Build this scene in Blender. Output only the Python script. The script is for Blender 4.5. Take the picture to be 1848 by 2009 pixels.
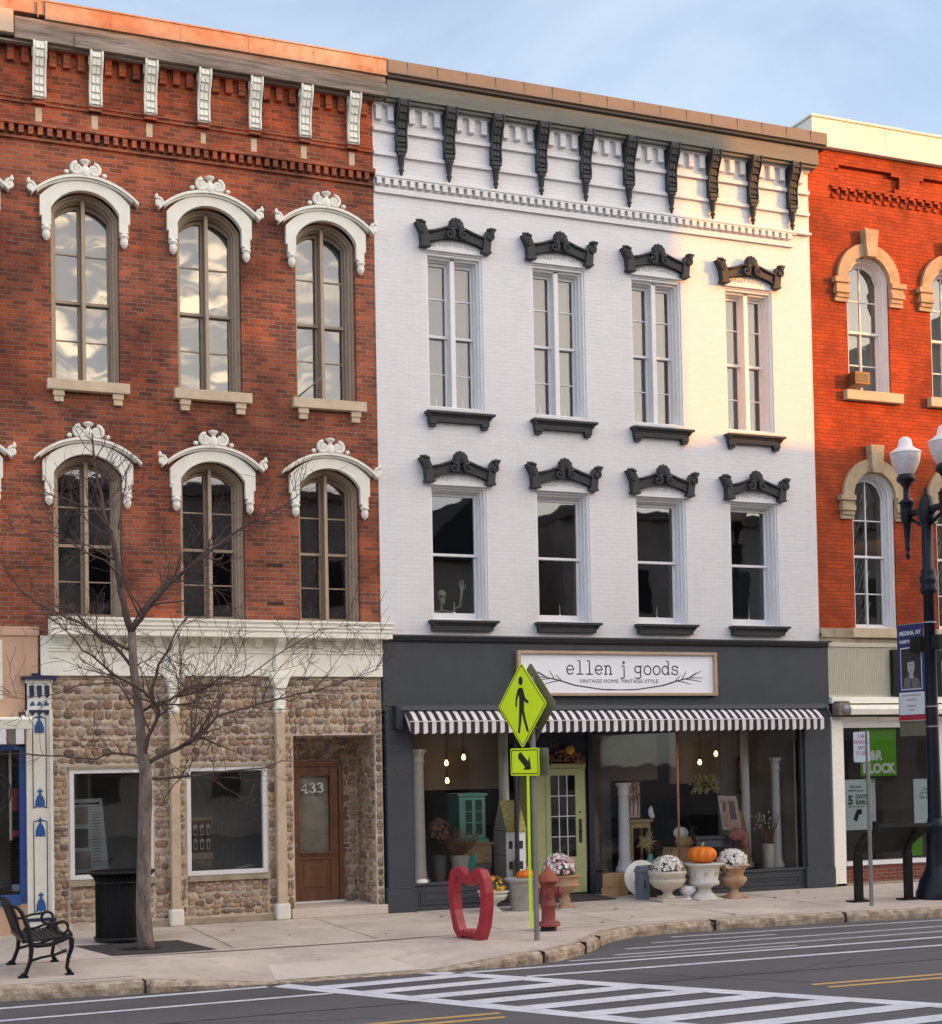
import bpy, bmesh, math, random
from mathutils import Vector, Matrix, noise
from math import sin, cos, pi, radians, sqrt, atan2
for o in list(bpy.data.objects): bpy.data.objects.remove(o)
S = bpy.context.scene
col = S.collection
R = random.Random(7)
# ------------------------------------------------------------ camera
yaw, pitch, roll = 0.3955753, 0.02959318, -0.01900383
f_ = Vector((sin(yaw)*cos(pitch), cos(yaw)*cos(pitch), sin(pitch)))
r0 = Vector((cos(yaw), -sin(yaw), 0)); u0 = r0.cross(f_)
r_ = cos(roll)*r0 + sin(roll)*u0; u_ = -sin(roll)*r0 + cos(roll)*u0
cd = bpy.data.cameras.new('camera'); cam = bpy.data.objects.new('camera', cd); col.objects.link(cam)
cam.matrix_world = Matrix(((r_.x, u_.x, -f_.x, 0), (r_.y, u_.y, -f_.y, -24.3993), (r_.z, u_.z, -f_.z, 2.536113), (0, 0, 0, 1)))
cd.sensor_fit = 'HORIZONTAL'; cd.sensor_width = 36; cd.lens = 36*2983.57/1848
cd.shift_y = 401.015/1848; cd.clip_end = 2000; cd.clip_start = .1
S.camera = cam
# ------------------------------------------------------------ light
SE, SA = radians(10), radians(55)          # sun elevation, azimuth from -y towards +x
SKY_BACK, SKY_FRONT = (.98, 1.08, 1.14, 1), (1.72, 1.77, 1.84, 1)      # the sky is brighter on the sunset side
sd = Vector((sin(SA)*cos(SE), -cos(SA)*cos(SE), sin(SE)))
W = bpy.data.worlds.new('World'); S.world = W; W.use_nodes = True
nt = W.node_tree; N = nt.nodes; Lk = nt.links; N.clear()
def nd(t, **k):
    n = N.new(t)
    for a, b in k.items(): setattr(n, a, b)
    return n
out = nd('ShaderNodeOutputWorld'); bg = nd('ShaderNodeBackground')
sky = nd('ShaderNodeTexSky', sky_type='NISHITA', sun_disc=False, sun_elevation=radians(24), sun_rotation=pi-SA, altitude=200, air_density=1.0, dust_density=.6, ozone_density=1.6)
geo = nd('ShaderNodeTexCoord')
mp = nd('ShaderNodeMapping'); mp.inputs['Scale'].default_value = (1.3, 1.3, 4.2)
Lk.new(geo.outputs['Generated'], mp.inputs[0])
nz = nd('ShaderNodeTexNoise'); nz.inputs['Scale'].default_value = 2.1; nz.inputs['Detail'].default_value = 9; nz.inputs['Roughness'].default_value = .58; nz.inputs['Distortion'].default_value = .6
Lk.new(mp.outputs[0], nz.inputs['Vector'])
cr = nd('ShaderNodeValToRGB'); cr.color_ramp.elements[0].position = .34; cr.color_ramp.elements[0].color = (.26, .26, .26, 1); cr.color_ramp.elements[1].position = .76; cr.color_ramp.elements[1].color = (.56, .56, .56, 1)
Lk.new(nz.outputs['Fac'], cr.inputs[0])
dt = nd('ShaderNodeVectorMath', operation='DOT_PRODUCT'); dt.inputs[1].default_value = sd
Lk.new(geo.outputs['Generated'], dt.inputs[0])
mr = nd('ShaderNodeMapRange'); mr.inputs[1].default_value = .45; mr.inputs[2].default_value = .97; mr.inputs[3].default_value = 0; mr.inputs[4].default_value = 1
Lk.new(dt.outputs['Value'], mr.inputs[0])
cc = nd('ShaderNodeMix', data_type='RGBA'); cc.inputs[6].default_value = (7.4, 7.2, 7.2, 1); cc.inputs[7].default_value = (27, 18.5, 9.5, 1)
Lk.new(mr.outputs[0], cc.inputs[0])
mx = nd('ShaderNodeMix', data_type='RGBA'); Lk.new(cr.outputs[0], mx.inputs[0]); tn = nd('ShaderNodeMix', data_type='RGBA', blend_type='MULTIPLY'); tn.inputs[0].default_value = 1; tn.inputs[7].default_value = (.85, 1.0, 1.08, 1); Lk.new(sky.outputs[0], tn.inputs[6]); Lk.new(tn.outputs[2], mx.inputs[6]); Lk.new(cc.outputs[2], mx.inputs[7])
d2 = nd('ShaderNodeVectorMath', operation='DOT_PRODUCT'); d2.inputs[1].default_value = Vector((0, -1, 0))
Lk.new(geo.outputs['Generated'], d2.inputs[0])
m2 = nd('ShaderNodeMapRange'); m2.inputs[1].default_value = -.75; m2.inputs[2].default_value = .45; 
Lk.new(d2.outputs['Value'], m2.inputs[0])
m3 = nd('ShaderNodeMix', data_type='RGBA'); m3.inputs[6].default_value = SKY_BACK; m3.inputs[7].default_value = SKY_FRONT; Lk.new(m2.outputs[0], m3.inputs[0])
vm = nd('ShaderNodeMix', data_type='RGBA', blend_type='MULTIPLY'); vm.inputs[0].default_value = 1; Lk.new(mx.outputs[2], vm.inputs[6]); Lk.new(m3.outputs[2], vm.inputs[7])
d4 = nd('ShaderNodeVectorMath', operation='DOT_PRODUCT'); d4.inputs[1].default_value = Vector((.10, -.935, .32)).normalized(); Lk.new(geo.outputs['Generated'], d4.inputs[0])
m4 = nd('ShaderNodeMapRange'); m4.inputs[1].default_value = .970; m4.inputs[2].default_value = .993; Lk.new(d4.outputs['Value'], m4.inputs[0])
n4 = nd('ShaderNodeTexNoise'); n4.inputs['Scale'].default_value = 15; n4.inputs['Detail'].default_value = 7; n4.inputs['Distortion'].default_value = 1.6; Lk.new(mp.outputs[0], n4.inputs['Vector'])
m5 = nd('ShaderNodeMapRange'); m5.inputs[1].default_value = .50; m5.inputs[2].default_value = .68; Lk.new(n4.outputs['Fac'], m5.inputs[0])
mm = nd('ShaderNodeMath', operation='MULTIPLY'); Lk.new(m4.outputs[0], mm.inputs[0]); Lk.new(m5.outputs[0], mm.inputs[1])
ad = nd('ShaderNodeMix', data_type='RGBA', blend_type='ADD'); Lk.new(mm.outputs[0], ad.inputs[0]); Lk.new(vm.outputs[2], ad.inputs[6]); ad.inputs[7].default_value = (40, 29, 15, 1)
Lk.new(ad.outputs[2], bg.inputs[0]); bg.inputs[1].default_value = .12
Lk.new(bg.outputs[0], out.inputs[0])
sl = bpy.data.lights.new('sun', 'SUN'); so = bpy.data.objects.new('sun', sl); col.objects.link(so)
sl.energy = 5.0; sl.angle = radians(.27); sl.color = (1, .335, .0)
so.rotation_euler = sd.to_track_quat('Z', 'Y').to_euler()
so.location = (40, -40, 40)
S.view_settings.view_transform = 'Standard'; S.view_settings.look = 'None'; S.view_settings.exposure = .50; S.view_settings.gamma = 1
S.render.engine = 'CYCLES'
# ------------------------------------------------------------ materials
MATS = {}
def mat(name, c, rough=.6, var=.12, vs=2.5, bump=.15, bs=60, metal=0, spec=.5, c2=None, dirt=0, dcol=(.08, .065, .05), stretch=(1, 1, 1), emit=None):
    if name in MATS: return MATS[name]
    m = bpy.data.materials.new(name); m.use_nodes = True; n = m.node_tree.nodes; l = m.node_tree.links
    b = n['Principled BSDF']; b.inputs['Roughness'].default_value = rough; b.inputs['Metallic'].default_value = metal
    b.inputs['Specular IOR Level'].default_value = spec
    g = n.new('ShaderNodeNewGeometry'); mp = n.new('ShaderNodeMapping'); mp.inputs['Scale'].default_value = stretch; l.new(g.outputs['Position'], mp.inputs[0])
    t = n.new('ShaderNodeTexNoise'); t.inputs['Scale'].default_value = vs; t.inputs['Detail'].default_value = 6; t.inputs['Roughness'].default_value = .62; l.new(mp.outputs[0], t.inputs['Vector'])
    r = n.new('ShaderNodeValToRGB'); e = r.color_ramp.elements; e[0].position = .32; e[1].position = .68
    c2 = c2 or tuple(min(1, x*(1+var)) for x in c)
    e[0].color = tuple(x*(1-var) for x in c)+(1,); e[1].color = tuple(c2)+(1,)
    l.new(t.outputs['Fac'], r.inputs[0]); last = r.outputs[0]
    if dirt:
        t2 = n.new('ShaderNodeTexNoise'); t2.inputs['Scale'].default_value = vs*4.3; t2.inputs['Detail'].default_value = 8; t2.inputs['Roughness'].default_value = .7; l.new(mp.outputs[0], t2.inputs['Vector'])
        q = n.new('ShaderNodeMapRange'); q.inputs[1].default_value = .52; q.inputs[2].default_value = .75; q.inputs[4].default_value = dirt; l.new(t2.outputs['Fac'], q.inputs[0])
        x = n.new('ShaderNodeMix'); x.data_type = 'RGBA'; l.new(q.outputs[0], x.inputs[0]); l.new(last, x.inputs[6]); x.inputs[7].default_value = tuple(dcol)+(1,); last = x.outputs[2]
    l.new(last, b.inputs['Base Color'])
    if bump:
        t3 = n.new('ShaderNodeTexNoise'); t3.inputs['Scale'].default_value = bs; t3.inputs['Detail'].default_value = 4; l.new(mp.outputs[0], t3.inputs['Vector'])
        bp = n.new('ShaderNodeBump'); bp.inputs['Strength'].default_value = bump; bp.inputs['Distance'].default_value = .01; l.new(t3.outputs['Fac'], bp.inputs['Height']); l.new(bp.outputs[0], b.inputs['Normal'])
    if emit: b.inputs['Emission Color'].default_value = emit[:3]+(1,); b.inputs['Emission Strength'].default_value = emit[3]
    MATS[name] = m; return m
def brick(name, ca, cb, mortar, pa=None, pb=None, soot=.5, bw=.215, bh=.0715, ms=.011, bump=.6, zhi=None, rough=.85):
    m = bpy.data.materials.new(name); m.use_nodes = True; n = m.node_tree.nodes; l = m.node_tree.links; b = n['Principled BSDF']; b.inputs['Roughness'].default_value = rough
    b.inputs['Specular IOR Level'].default_value = .3
    g = n.new('ShaderNodeNewGeometry'); s = n.new('ShaderNodeSeparateXYZ'); l.new(g.outputs['Position'], s.inputs[0])
    a = n.new('ShaderNodeMath'); a.operation = 'ADD'; l.new(s.outputs[0], a.inputs[0]); l.new(s.outputs[1], a.inputs[1])
    c = n.new('ShaderNodeCombineXYZ'); l.new(a.outputs[0], c.inputs[0]); l.new(s.outputs[2], c.inputs[1])
    wn = n.new('ShaderNodeTexNoise'); wn.inputs['Scale'].default_value = 9; l.new(g.outputs['Position'], wn.inputs['Vector'])
    wm = n.new('ShaderNodeMix'); wm.data_type = 'RGBA'; wm.blend_type = 'LINEAR_LIGHT'; wm.inputs[0].default_value = .008; l.new(c.outputs[0], wm.inputs[6]); l.new(wn.outputs['Color'], wm.inputs[7])
    t = n.new('ShaderNodeTexBrick'); l.new(wm.outputs[2], t.inputs['Vector']); t.inputs['Scale'].default_value = 1; t.inputs['Brick Width'].default_value = bw; t.inputs['Row Height'].default_value = bh
    t.inputs['Mortar Size'].default_value = ms/2; t.inputs['Mortar Smooth'].default_value = .25; t.inputs['Bias'].default_value = 0
    t.inputs['Color1'].default_value = ca+(1,); t.inputs['Color2'].default_value = cb+(1,); t.inputs['Mortar'].default_value = mortar+(1,)
    last = t.outputs['Color']
    def patch(col_, sc, lo, hi, amt, seed, mode='MULTIPLY', st=(1, 1, 1)):
        nonlocal last
        mp = n.new('ShaderNodeMapping'); mp.inputs['Location'].default_value = (seed, seed*2, seed*3); mp.inputs['Scale'].default_value = st; l.new(g.outputs['Position'], mp.inputs[0])
        q = n.new('ShaderNodeTexNoise'); q.inputs['Scale'].default_value = sc; q.inputs['Detail'].default_value = 5; q.inputs['Roughness'].default_value = .6; l.new(mp.outputs[0], q.inputs['Vector'])
        r = n.new('ShaderNodeMapRange'); r.inputs[1].default_value = lo; r.inputs[2].default_value = hi; r.inputs[4].default_value = amt; l.new(q.outputs['Fac'], r.inputs[0])
        x = n.new('ShaderNodeMix'); x.data_type = 'RGBA'; x.blend_type = mode; l.new(r.outputs[0], x.inputs[0]); l.new(last, x.inputs[6]); x.inputs[7].default_value = col_+(1,); last = x.outputs[2]
    if soot:
        patch((.40, .38, .40), .5, .42, .60, soot, 3); patch((.50, .44, .44), 2.6, .45, .7, soot*.8, 9, st=(1, 1, .6)); patch((1.45, 1.1, .85), .9, .52, .68, soot, 17)
        patch((.62, .58, .60), 14, .5, .75, .55, 5, st=(.5, .5, 2.2))
    if name == 'white_brick': patch((.80, .77, .72), 1.6, .52, .78, .30, 4, st=(1, 1, .35)); patch((.86, .84, .82), 9, .5, .8, .5, 8, st=(.6, .6, 2))
    if zhi:   # warm glow of light on the upper wall, painted into the brick colour
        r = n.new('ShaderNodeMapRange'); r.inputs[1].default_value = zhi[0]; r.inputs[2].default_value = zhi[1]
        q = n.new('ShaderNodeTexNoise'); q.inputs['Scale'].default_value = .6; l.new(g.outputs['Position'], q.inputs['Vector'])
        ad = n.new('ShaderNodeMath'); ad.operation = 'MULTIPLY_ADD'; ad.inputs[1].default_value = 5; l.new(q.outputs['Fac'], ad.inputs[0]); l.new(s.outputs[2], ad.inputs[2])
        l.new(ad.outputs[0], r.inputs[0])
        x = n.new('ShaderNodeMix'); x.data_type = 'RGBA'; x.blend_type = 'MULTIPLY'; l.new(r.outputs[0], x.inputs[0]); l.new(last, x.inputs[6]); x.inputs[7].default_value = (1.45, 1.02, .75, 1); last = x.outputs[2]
    l.new(last, b.inputs['Base Color'])
    sb = n.new('ShaderNodeMath'); sb.operation = 'SUBTRACT'; sb.inputs[0].default_value = 1; l.new(t.outputs['Fac'], sb.inputs[1])
    fn = n.new('ShaderNodeTexNoise'); fn.inputs['Scale'].default_value = 55; l.new(g.outputs['Position'], fn.inputs['Vector'])
    ml = n.new('ShaderNodeMath'); ml.operation = 'MULTIPLY_ADD'; ml.inputs[1].default_value = .35; l.new(fn.outputs['Fac'], ml.inputs[0]); l.new(sb.outputs[0], ml.inputs[2])
    bp = n.new('ShaderNodeBump'); bp.inputs['Strength'].default_value = bump; bp.inputs['Distance'].default_value = .010; l.new(ml.outputs[0], bp.inputs['Height']); l.new(bp.outputs[0], b.inputs['Normal'])
    MATS[name] = m; return m
def glassmat(name, base=.10, tint=(.86, .9, .88), mul=1.8):
    m = bpy.data.materials.new(name); m.use_nodes = True; n = m.node_tree.nodes; l = m.node_tree.links; n.clear()
    o = n.new('ShaderNodeOutputMaterial'); x = n.new('ShaderNodeMixShader'); t = n.new('ShaderNodeBsdfTransparent'); g = n.new('ShaderNodeBsdfGlossy'); g.inputs['Roughness'].default_value = .015
    t.inputs['Color'].default_value = tint+(1,); fr = n.new('ShaderNodeFresnel'); fr.inputs['IOR'].default_value = 1.5
    a = n.new('ShaderNodeMath'); a.operation = 'MULTIPLY_ADD'; a.inputs[1].default_value = mul; a.inputs[2].default_value = base; l.new(fr.outputs[0], a.inputs[0]); a.use_clamp = True
    p = n.new('ShaderNodeNewGeometry'); tn = n.new('ShaderNodeTexNoise'); tn.inputs['Scale'].default_value = 1.1; l.new(p.outputs['Position'], tn.inputs['Vector'])
    bp = n.new('ShaderNodeBump'); bp.inputs['Strength'].default_value = .12; bp.inputs['Distance'].default_value = .02; l.new(tn.outputs['Fac'], bp.inputs['Height']); l.new(bp.outputs[0], g.inputs['Normal'])
    l.new(a.outputs[0], x.inputs[0]); l.new(t.outputs[0], x.inputs[1]); l.new(g.outputs[0], x.inputs[2]); l.new(x.outputs[0], o.inputs[0])
    MATS[name] = m; return m
def attrmat(name, stops, rough=.8, bump=.5, bs=45):
    m = bpy.data.materials.new(name); m.use_nodes = True; n = m.node_tree.nodes; l = m.node_tree.links; b = n['Principled BSDF']; b.inputs['Roughness'].default_value = rough; b.inputs['Specular IOR Level'].default_value = .3
    a = n.new('ShaderNodeAttribute'); a.attribute_name = 'rnd'; r = n.new('ShaderNodeValToRGB'); r.color_ramp.interpolation = 'LINEAR'; e = r.color_ramp.elements
    while len(e) < len(stops): e.new(.5)
    for k, c in enumerate(stops): e[k].position = k/(len(stops)-1); e[k].color = tuple(c)+(1,)
    l.new(a.outputs['Fac'], r.inputs[0])
    g = n.new('ShaderNodeNewGeometry'); t = n.new('ShaderNodeTexNoise'); t.inputs['Scale'].default_value = bs*.4; t.inputs['Detail'].default_value = 6; l.new(g.outputs['Position'], t.inputs['Vector'])
    x = n.new('ShaderNodeMix'); x.data_type = 'RGBA'; x.blend_type = 'OVERLAY'; x.inputs[0].default_value = .8; l.new(r.outputs[0], x.inputs[6]); l.new(t.outputs['Fac'], x.inputs[7]); l.new(x.outputs[2], b.inputs['Base Color'])
    t3 = n.new('ShaderNodeTexNoise'); t3.inputs['Scale'].default_value = bs; l.new(g.outputs['Position'], t3.inputs['Vector'])
    bp = n.new('ShaderNodeBump'); bp.inputs['Strength'].default_value = bump; bp.inputs['Distance'].default_value = .01; l.new(t3.outputs['Fac'], bp.inputs['Height']); l.new(bp.outputs[0], b.inputs['Normal'])
    MATS[name] = m; return m
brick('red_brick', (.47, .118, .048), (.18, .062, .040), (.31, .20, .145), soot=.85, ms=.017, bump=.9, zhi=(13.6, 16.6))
brick('orange_brick', (.48, .072, .014), (.35, .055, .013), (.22, .042, .016), soot=.65, bw=.22, bh=.075, bump=.9)
brick('white_brick', (.74, .715, .715), (.71, .69, .69), (.725, .70, .70), soot=0, bump=.55, ms=.016, rough=.7)
brick('low_brick', (.24, .07, .045), (.17, .05, .035), (.30, .24, .2), soot=.3)
mat('stone_mortar', (.58, .49, .39), .9, .2, 4, .6, 60, dirt=.3)
attrmat('cobble', [(.46, .34, .22), (.36, .24, .15), (.20, .13, .10), (.46, .37, .26), (.27, .18, .145), (.56, .45, .32), (.14, .10, .085), (.40, .26, .15), (.38, .31, .24)], bump=.9)
mat('white_paint', (.76, .73, .64), .55, .06, 6, .12, 90, dirt=.10, dcol=(.4, .33, .25))
mat('cream_paint', (.90, .88, .76), .6, .04, 3, .15, 60, dirt=.35, dcol=(.50, .38, .18))
mat('white_trim', (.75, .735, .73), .5, .04, 4, .06, 70, dirt=.06, dcol=(.5, .48, .45))
mat('tan_paint', (.42, .32, .225), .6, .08, 5, .1, 80)
mat('sill_stone', (.56, .44, .30), .8, .12, 5, .3, 60, dirt=.2, dcol=(.3, .2, .13))
mat('old_stone', (.36, .29, .20), .85, .2, 5, .5, 50, dirt=.5, dcol=(.10, .085, .065))
mat('arch_stone', (.42, .31, .19), .85, .2, 4, .6, 40, dirt=.6, dcol=(.22, .15, .08))
mat('grey_paint', (.056, .062, .072), .6, .08, 3, .12, 70, dirt=.05, dcol=(.2, .2, .2), spec=.3)
mat('dark_grey', (.040, .041, .043), .6, .1, 8, .2, 80, spec=.3)
mat('old_wood', (.21, .155, .11), .85, .45, 1.6, 1.0, 7, c2=(.38, .30, .25), dirt=1.0, dcol=(.085, .06, .045), stretch=(.5, 2, 6))
mat('rusty_metal', (.52, .38, .26), .6, .12, 1.6, .3, 30, c2=(.38, .15, .06), dirt=1.0, dcol=(.33, .075, .03), stretch=(.9, 1, .8))
mat('peach_metal', (.60, .43, .30), .6, .1, 2, .1, 30, dirt=.2, dcol=(.4, .25, .15))
mat('brown_metal', (.15, .125, .10), .6, .12, 1.5, .2, 30, dirt=.45, dcol=(.10, .08, .06))
mat('grey_wood', (.15, .145, .12), .7, .12, 3, .3, 20, dirt=.3, dcol=(.07, .065, .055), stretch=(.3, 2, 4))
mat('concrete', (.56, .475, .40),   .9, .18, .8, .45, 70, dirt=.5, dcol=(.24, .19, .15))
mat('pale_metal', (.80, .74, .60), .7, .1, 2, .4, 20, dirt=.5, dcol=(.55, .44, .28), stretch=(1, 1, .35))
mat('concrete_light', (.62, .54, .46), .9, .08, 1.5, .3, 90, dirt=.2, dcol=(.30, .24, .19))
mat('kerb_stone', (.30, .20, .12), .9, .3, 7, 1.0, 30, dirt=.9, dcol=(.10, .07, .05), c2=(.60, .49, .37))
mat('asphalt', (.100, .095, .098), .85, .22, .45, .7, 160, dirt=.6, dcol=(.052, .05, .055), stretch=(.35, 1, 1))
mat('road_white', (.62, .62, .65), .75, .12, 2, .3, 100, dirt=.75, dcol=(.27, .26, .27))
mat('road_worn', (.45, .45, .46), .8, .1, 4, .2, 100, dirt=.75, dcol=(.13, .13, .13))
mat('road_yellow', (.50, .31, .10), .7, .1, 6, .2, 100, dirt=.5, dcol=(.18, .13, .08))
mat('black_iron', (.008, .008, .009), .42, .2, 9, .15, 80, spec=.3)
mat('black_flat', (.010, .010, .011), .7)
mat('lamp_blue', (.006, .008, .016), .4, .2, 9, .15, 80, spec=.3)
mat('bark', (.13, .10, .085), .95, .35, 12, 1.0, 30, c2=(.26, .205, .175), dirt=.7, dcol=(.075, .055, .045), stretch=(1, 1, .3))
mat('twig', (.085, .055, .045), .85, .2, 7, .2, 60)
mat('wood_door', (.15, .065, .026), .45, .3, 4, .3, 30, stretch=(4, 4, .6))
mat('dark_wood', (.06, .035, .025), .5, .2, 5)
mat('red_paint', (.34, .014, .030), .42, .14, 5, .12, 40, dirt=.18, dcol=(.18, .02, .025))
mat('leaf_green', (.01, .11, .07), .4)
mat('hydrant_red', (.26, .050, .042), .6, .18, 7, .3, 50, dirt=.35, dcol=(.5, .18, .12))
mat('hydrant_rust', (.33, .085, .035), .7, .2, 8, .3, 50)
mat('sign_lime', (.78, 1.0, .010), .45, .02, 3, 0)
mat('sign_black', (.010, .010, .008), .6)
mat('galvanised', (.24, .25, .25), .45, .1, 10, .1, 60, metal=.5)
mat('sign_back', (.19, .165, .145), .55, .15, 5, .05)
mat('urn_stone', (.55, .49, .40), .85, .14, 7, .4, 60, dirt=.35, dcol=(.25, .2, .14))
mat('urn_white', (.62, .60, .53), .8, .1, 8, .3, 50, dirt=.3, dcol=(.35, .30, .2))
mat('urn_rust', (.55, .42, .28), .85, .2, 8, .4, 50, c2=(.40, .18, .07), dirt=.5, dcol=(.33, .14, .06))
mat('urn_grey', (.36, .35, .31), .85, .15, 6, .4, 40, dirt=.4, dcol=(.2, .19, .17))
mat('white_ceramic', (.80, .80, .82), .35, .03)
mat('pumpkin', (.75, .17, .006), .5, .15, 9, .1)
mat('pumpkin_stem', (.40, .30, .14), .8)
mat('cardboard', (.40, .24, .12), .8, .1, 4, .1)
mat('mint', (.15, .40, .33), .5, .08, 5, .1)
mat('mint_dark', (.015, .06, .045), .3)
mat('green_door', (.44, .47, .22), .5, .08, 4, .1)
mat('navy', (.022, .026, .042), .45, .1, 4)
mat('royal_blue', (.025, .075, .26), .5, .1, 4)
mat('ornament_blue', (.015, .09, .27), .5, .2, 8)
mat('ornament_navy', (.012, .018, .07), .5, .1, 4)
mat('peach_panel', (.58, .36, .24), .6, .04, 2, .05)
mat('beige_wall', (.25, .21, .17), .7, .1, 3, .1)
mat('plaster_dim', (.30, .27, .23), .8, .1, 3)
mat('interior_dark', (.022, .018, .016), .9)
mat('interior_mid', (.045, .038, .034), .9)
mat('blind', (.30, .31, .30), .8, .06, .8, 0)
mat('blind_cloth', (.20, .215, .205), .8, .1, 2, 0)
mat('sign_white', (.84, .85, .88), .5, .02)
mat('sign_frame', (.45, .31, .20), .6, .15, 8, .2, stretch=(.5, 1, 1))
mat('ink', (.018, .016, .016), .6)
mat('ink_grey', (.18, .15, .15), .6)
mat('awning_white', (.72, .70, .70), .75, .05)
mat('awning_black', (.030, .014, .018), .75, .1)
mat('poster_white', (.66, .78, .78), .4, .03)
mat('paper', (.70, .72, .76), .5, .05)
mat('poster_green', (.14, .42, .012), .5, .05)
mat('lime_panel', (.28, .72, .16), .5, .03)
mat('corrugated', (.52, .49, .38), .6, .04)
mat('banner_navy', (.020, .026, .12), .6, .05)
mat('banner_dark', (.035, .028, .034), .6, .2, 12)
mat('banner_grey', (.16, .145, .15), .6, .2, 8)
mat('face_grey', (.42, .38, .37), .6, .15, 14)
mat('banner_red', (.42, .02, .04), .6)
mat('banner_flap', (.16, .14, .095), .7)
mat('bone', (.62, .64, .50), .6, .1, 12, .2)
mat('candle', (.85, .85, .80), .5)
mat('flower_white', (.80, .76, .68), .7, .15, 40)
mat('flower_pink', (.66, .42, .48), .7, .25, 30)
mat('flower_mauve', (.45, .26, .33), .7, .3, 30)
mat('flower_yellow', (.70, .40, .05), .7, .4, 30)
mat('leaf_dark', (.035, .055, .02), .7, .3, 30)
mat('dried', (.28, .13, .075), .8, .4, 25)
mat('dried_olive', (.36, .32, .12), .8, .3, 20)
mat('pink_art', (.62, .40, .35), .6, .25, 9)
mat('pink_fabric', (.60, .26, .24), .8, .2, 8)
mat('straw', (.42, .27, .12), .8, .25, 12)
mat('slate_blue', (.15, .18, .22), .6, .1, 8)
mat('grate', (.05, .045, .042), .8, .2, 12, .4, 60)
mat('globe', (.82, .74, .72), .25, .03)
mat('opal', (.62, .56, .55), .3, .15, 9, 0)
mat('bulb', (1, .7, .3), .3, emit=(1, .58, .20, 7))
mat('bulb_glow', (1, .45, .12), .3, emit=(1, .35, .06, 3.5))
mat('leaf_brown', (.28, .13, .05), .8, .3, 20)
mat('roof_tar', (.05, .05, .05), .9)
glassmat('glass', .085); glassmat('glass_shop', .012, (.93, .95, .94), 1.15)
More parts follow.
